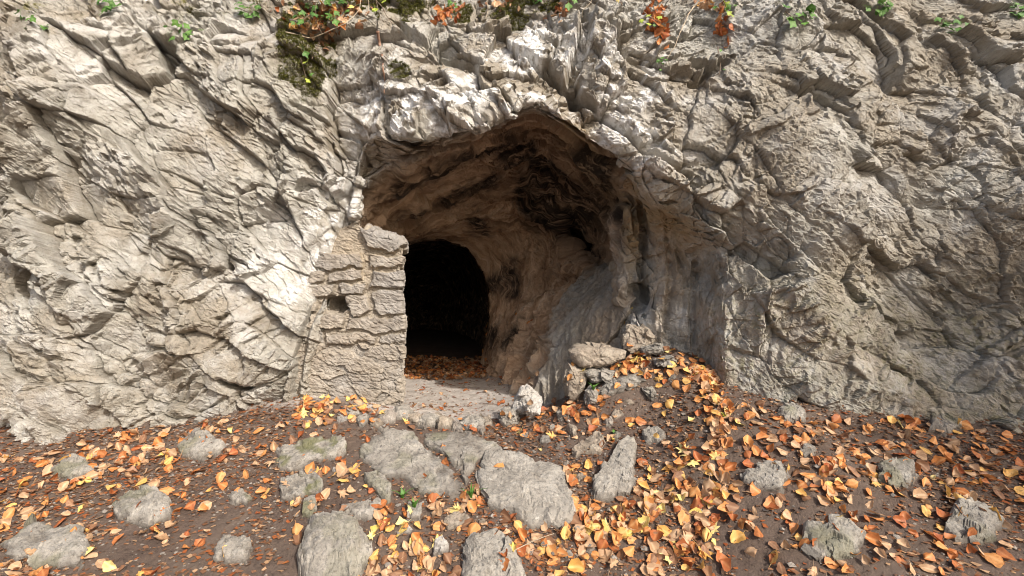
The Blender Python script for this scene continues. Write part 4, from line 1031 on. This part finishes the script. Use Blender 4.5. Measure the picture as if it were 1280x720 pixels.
# sprigs on the cliff beyond the photograph's sides
for k, (a, b) in enumerate([(300,14),(220,40),(130,10),(40,30),(980,20),(1080,8),(1170,34),(1250,14)]):
    ivy([(a, b), (a+14, b+6), (a+26, b+2)], 16, ['green ivy sprig nearest the left moss on the outer cliff','drooping ivy sprig on the outer left cliff','ivy sprig high on the far left cliff','ivy sprig in the far top left corner','green ivy sprig just right of the seen cliff','ivy sprig high on the outer right cliff','lower ivy sprig on the far right cliff','ivy sprig in the far top right corner'][k])
def weed(a, b, label, n, L, kind, mat=None):
    h = cast(a, b); p0 = h[0]-Vector((0, 0, .01)); root = bpy.data.objects.new(kind, None); COL.objects.link(root); root.location = p0; tag(root, label, 'plant')
    Vs, Fs, At = [], [], []; k0 = 0
    for i in range(n):
        az = rng.uniform(0, 6.283); ln = L*rng.uniform(.6, 1.1); wd = rng.uniform(.006, .010)*(1.5 if kind == 'weed' else 1); lean = rng.uniform(.35, 1.0)
        dx, dy = math.cos(az), math.sin(az); sx, sy = -dy, dx; nseg = 7; V = []
        for j in range(nseg):
            t = j/(nseg-1); rr = ln*lean*t*t; zz = ln*(t-.35*lean*t*t); w_ = wd*math.sin(math.pi*(.12+.88*t)**.8)*(1-t*.3)+.0006
            V += [(dx*rr+sx*w_, dy*rr+sy*w_, zz+.002), (dx*rr, dy*rr, zz), (dx*rr-sx*w_, dy*rr-sy*w_, zz+.002)]
        f = []
        for j in range(nseg-1):
            for q_ in (0, 1): f.append([j*3+q_, j*3+q_+1, j*3+q_+4, j*3+q_+3])
        me = mesh_np('blade', V, f, mat or M_GRASS); vcolor(me, 'mA', np.column_stack([np.full(len(V), rng.random()), np.zeros(len(V)), np.zeros(len(V))]))
        obj('leaf' if kind == 'weed' else 'blade', me, parent=root)
weed(589, 622, 'tuft of long green blades in the gap between two large slabs', 9, .13, 'grass_tuft')
weed(503, 622, 'low narrow leafed weed left of its twin above the square stone', 8, .09, 'weed')
weed(518, 634, 'low narrow leafed weed right of its twin above the square stone', 8, .09, 'weed')
weed(742, 486, 'small green fern like plant at the stack of rocks', 7, .07, 'weed')
weed(906, 520, 'tiny lime green seedling on the right mound edge', 3, .05, 'weed', M_LIME)
weed(768, 541, 'tiny green seedling in front of the mound stack', 4, .04, 'weed')

# ------------------------------------------------------------------ unseen tree added behind the viewer to shade the right of the scene
def tree(loc, hgt, crown_c, crown_r, nleaf, label, seed):
    r = np.random.default_rng(seed); root = bpy.data.objects.new('shade_tree', None); COL.objects.link(root); root.location = loc; tag(root, label, 'tree', 'unseen trees added for shade')
    cc = np.array(crown_c)-np.array(loc); Vs, Fs = [], []; k0 = 0
    def add(p, r0, r1):
        nonlocal k0
        V, F, _ = tube_mesh('t', p, r0, r1, M_TWIG, ns=9, wob=.02); Vs.append(V); Fs.extend([[i+k0 for i in f] for f in F]); k0 += len(V)
    add([(0, 0, -.3), (cc[0]*.1, cc[1]*.1, cc[2]*.4), (cc[0]*.5, cc[1]*.5, cc[2]*.7), tuple(cc+[0, 0, crown_r*.6])], .22, .06)
    for k in range(16):
        v = r.normal(0, 1, 3); v /= np.linalg.norm(v); v[2] = abs(v[2])*.5; e = cc+v*crown_r*.85; s = cc*[.6, .6, .7]+[0, 0, crown_r*r.uniform(-.2, .4)]
        add([tuple(s), tuple((s+e)/2+[0, 0, .2]), tuple(e)], .06, .012)
    obj('trunk', mesh_np('trunk', np.concatenate(Vs), Fs, M_TWIG), parent=root)
    cl = r.normal(0, 1, (70, 3)); cl /= np.linalg.norm(cl, axis=1, keepdims=True); cl *= (r.random((70, 1))**.4)*crown_r*.9
    ci = r.integers(0, 70, nleaf); p = cc+cl[ci]+r.normal(0, crown_r*.16, (nleaf, 3)); s = r.uniform(.05, .09, (nleaf, 1))
    a = r.normal(0, 1, (nleaf, 3)); a /= np.linalg.norm(a, axis=1, keepdims=True); b = np.cross(a, r.normal(0, 1, (nleaf, 3))); b /= np.linalg.norm(b, axis=1, keepdims=True)
    V = np.stack([p-a*s, p+b*s*.55, p+a*s, p-b*s*.55], 1).reshape(-1, 3)
    me = mesh_np('crown', V, np.arange(len(V)).reshape(-1, 4), LEAFCOL['golden']); vcolor(me, 'mA', np.column_stack([np.repeat(r.random(nleaf), 4), np.zeros(len(V)), np.zeros(len(V))]))
    obj('crown', me, parent=root)
SUN_EL, SUN_AZ = 37, 38
sv = np.array([math.sin(R(SUN_AZ))*math.cos(R(SUN_EL)), -math.cos(R(SUN_AZ))*math.cos(R(SUN_EL)), math.sin(R(SUN_EL))])
cc_ = np.array([4.7, 3.9, -.2])+sv*11
tree((cc_[0]+.5, cc_[1]-.8, -.6), 9, tuple(cc_), 2.1, 15000, 'unseen golden beech tree added behind the viewer to shade the right', 5)
cam = bpy.data.cameras.new('camera'); co = bpy.data.objects.new('camera', cam); COL.objects.link(co)
co.location = CAM.tolist(); co.rotation_euler = (R(90), 0, 0)
cam.sensor_fit = 'HORIZONTAL'; cam.sensor_width = 36; cam.lens = 36*FPX/1280; cam.clip_start = .05; cam.clip_end = 2000
S.camera = co
d = Vector((math.sin(R(SUN_AZ))*math.cos(R(SUN_EL)), -math.cos(R(SUN_AZ))*math.cos(R(SUN_EL)), math.sin(R(SUN_EL))))  # towards the sun
L = bpy.data.lights.new('sun', 'SUN'); L.energy = 3.5; L.angle = R(.8); L.color = (1, .95, .87)
lo = bpy.data.objects.new('sun', L); COL.objects.link(lo); lo.rotation_euler = d.to_track_quat('Z', 'Y').to_euler(); lo.location = (3, -4, 6)
w = bpy.data.worlds.new('World'); S.world = w; w.use_nodes = True; n = w.node_tree.nodes; l = w.node_tree.links
sk = n.new('ShaderNodeTexSky'); sk.sky_type = 'NISHITA'; sk.sun_disc = False; sk.sun_elevation = R(SUN_EL)
sk.sun_rotation = math.atan2(d.x, d.y); sk.dust_density = 5.0; sk.air_density = 1.0; sk.ozone_density = .4
l.new(sk.outputs[0], n['Background'].inputs[0]); n['Background'].inputs[1].default_value = .15
S.view_settings.view_transform = 'Standard'; S.view_settings.look = 'None'; S.view_settings.gamma = 1; S.view_settings.exposure = 0.52
S.render.engine = 'CYCLES'; S.cycles.max_bounces = 6; S.cycles.diffuse_bounces = 6; S.cycles.use_denoising = True
S.cycles.filter_width = 1.0
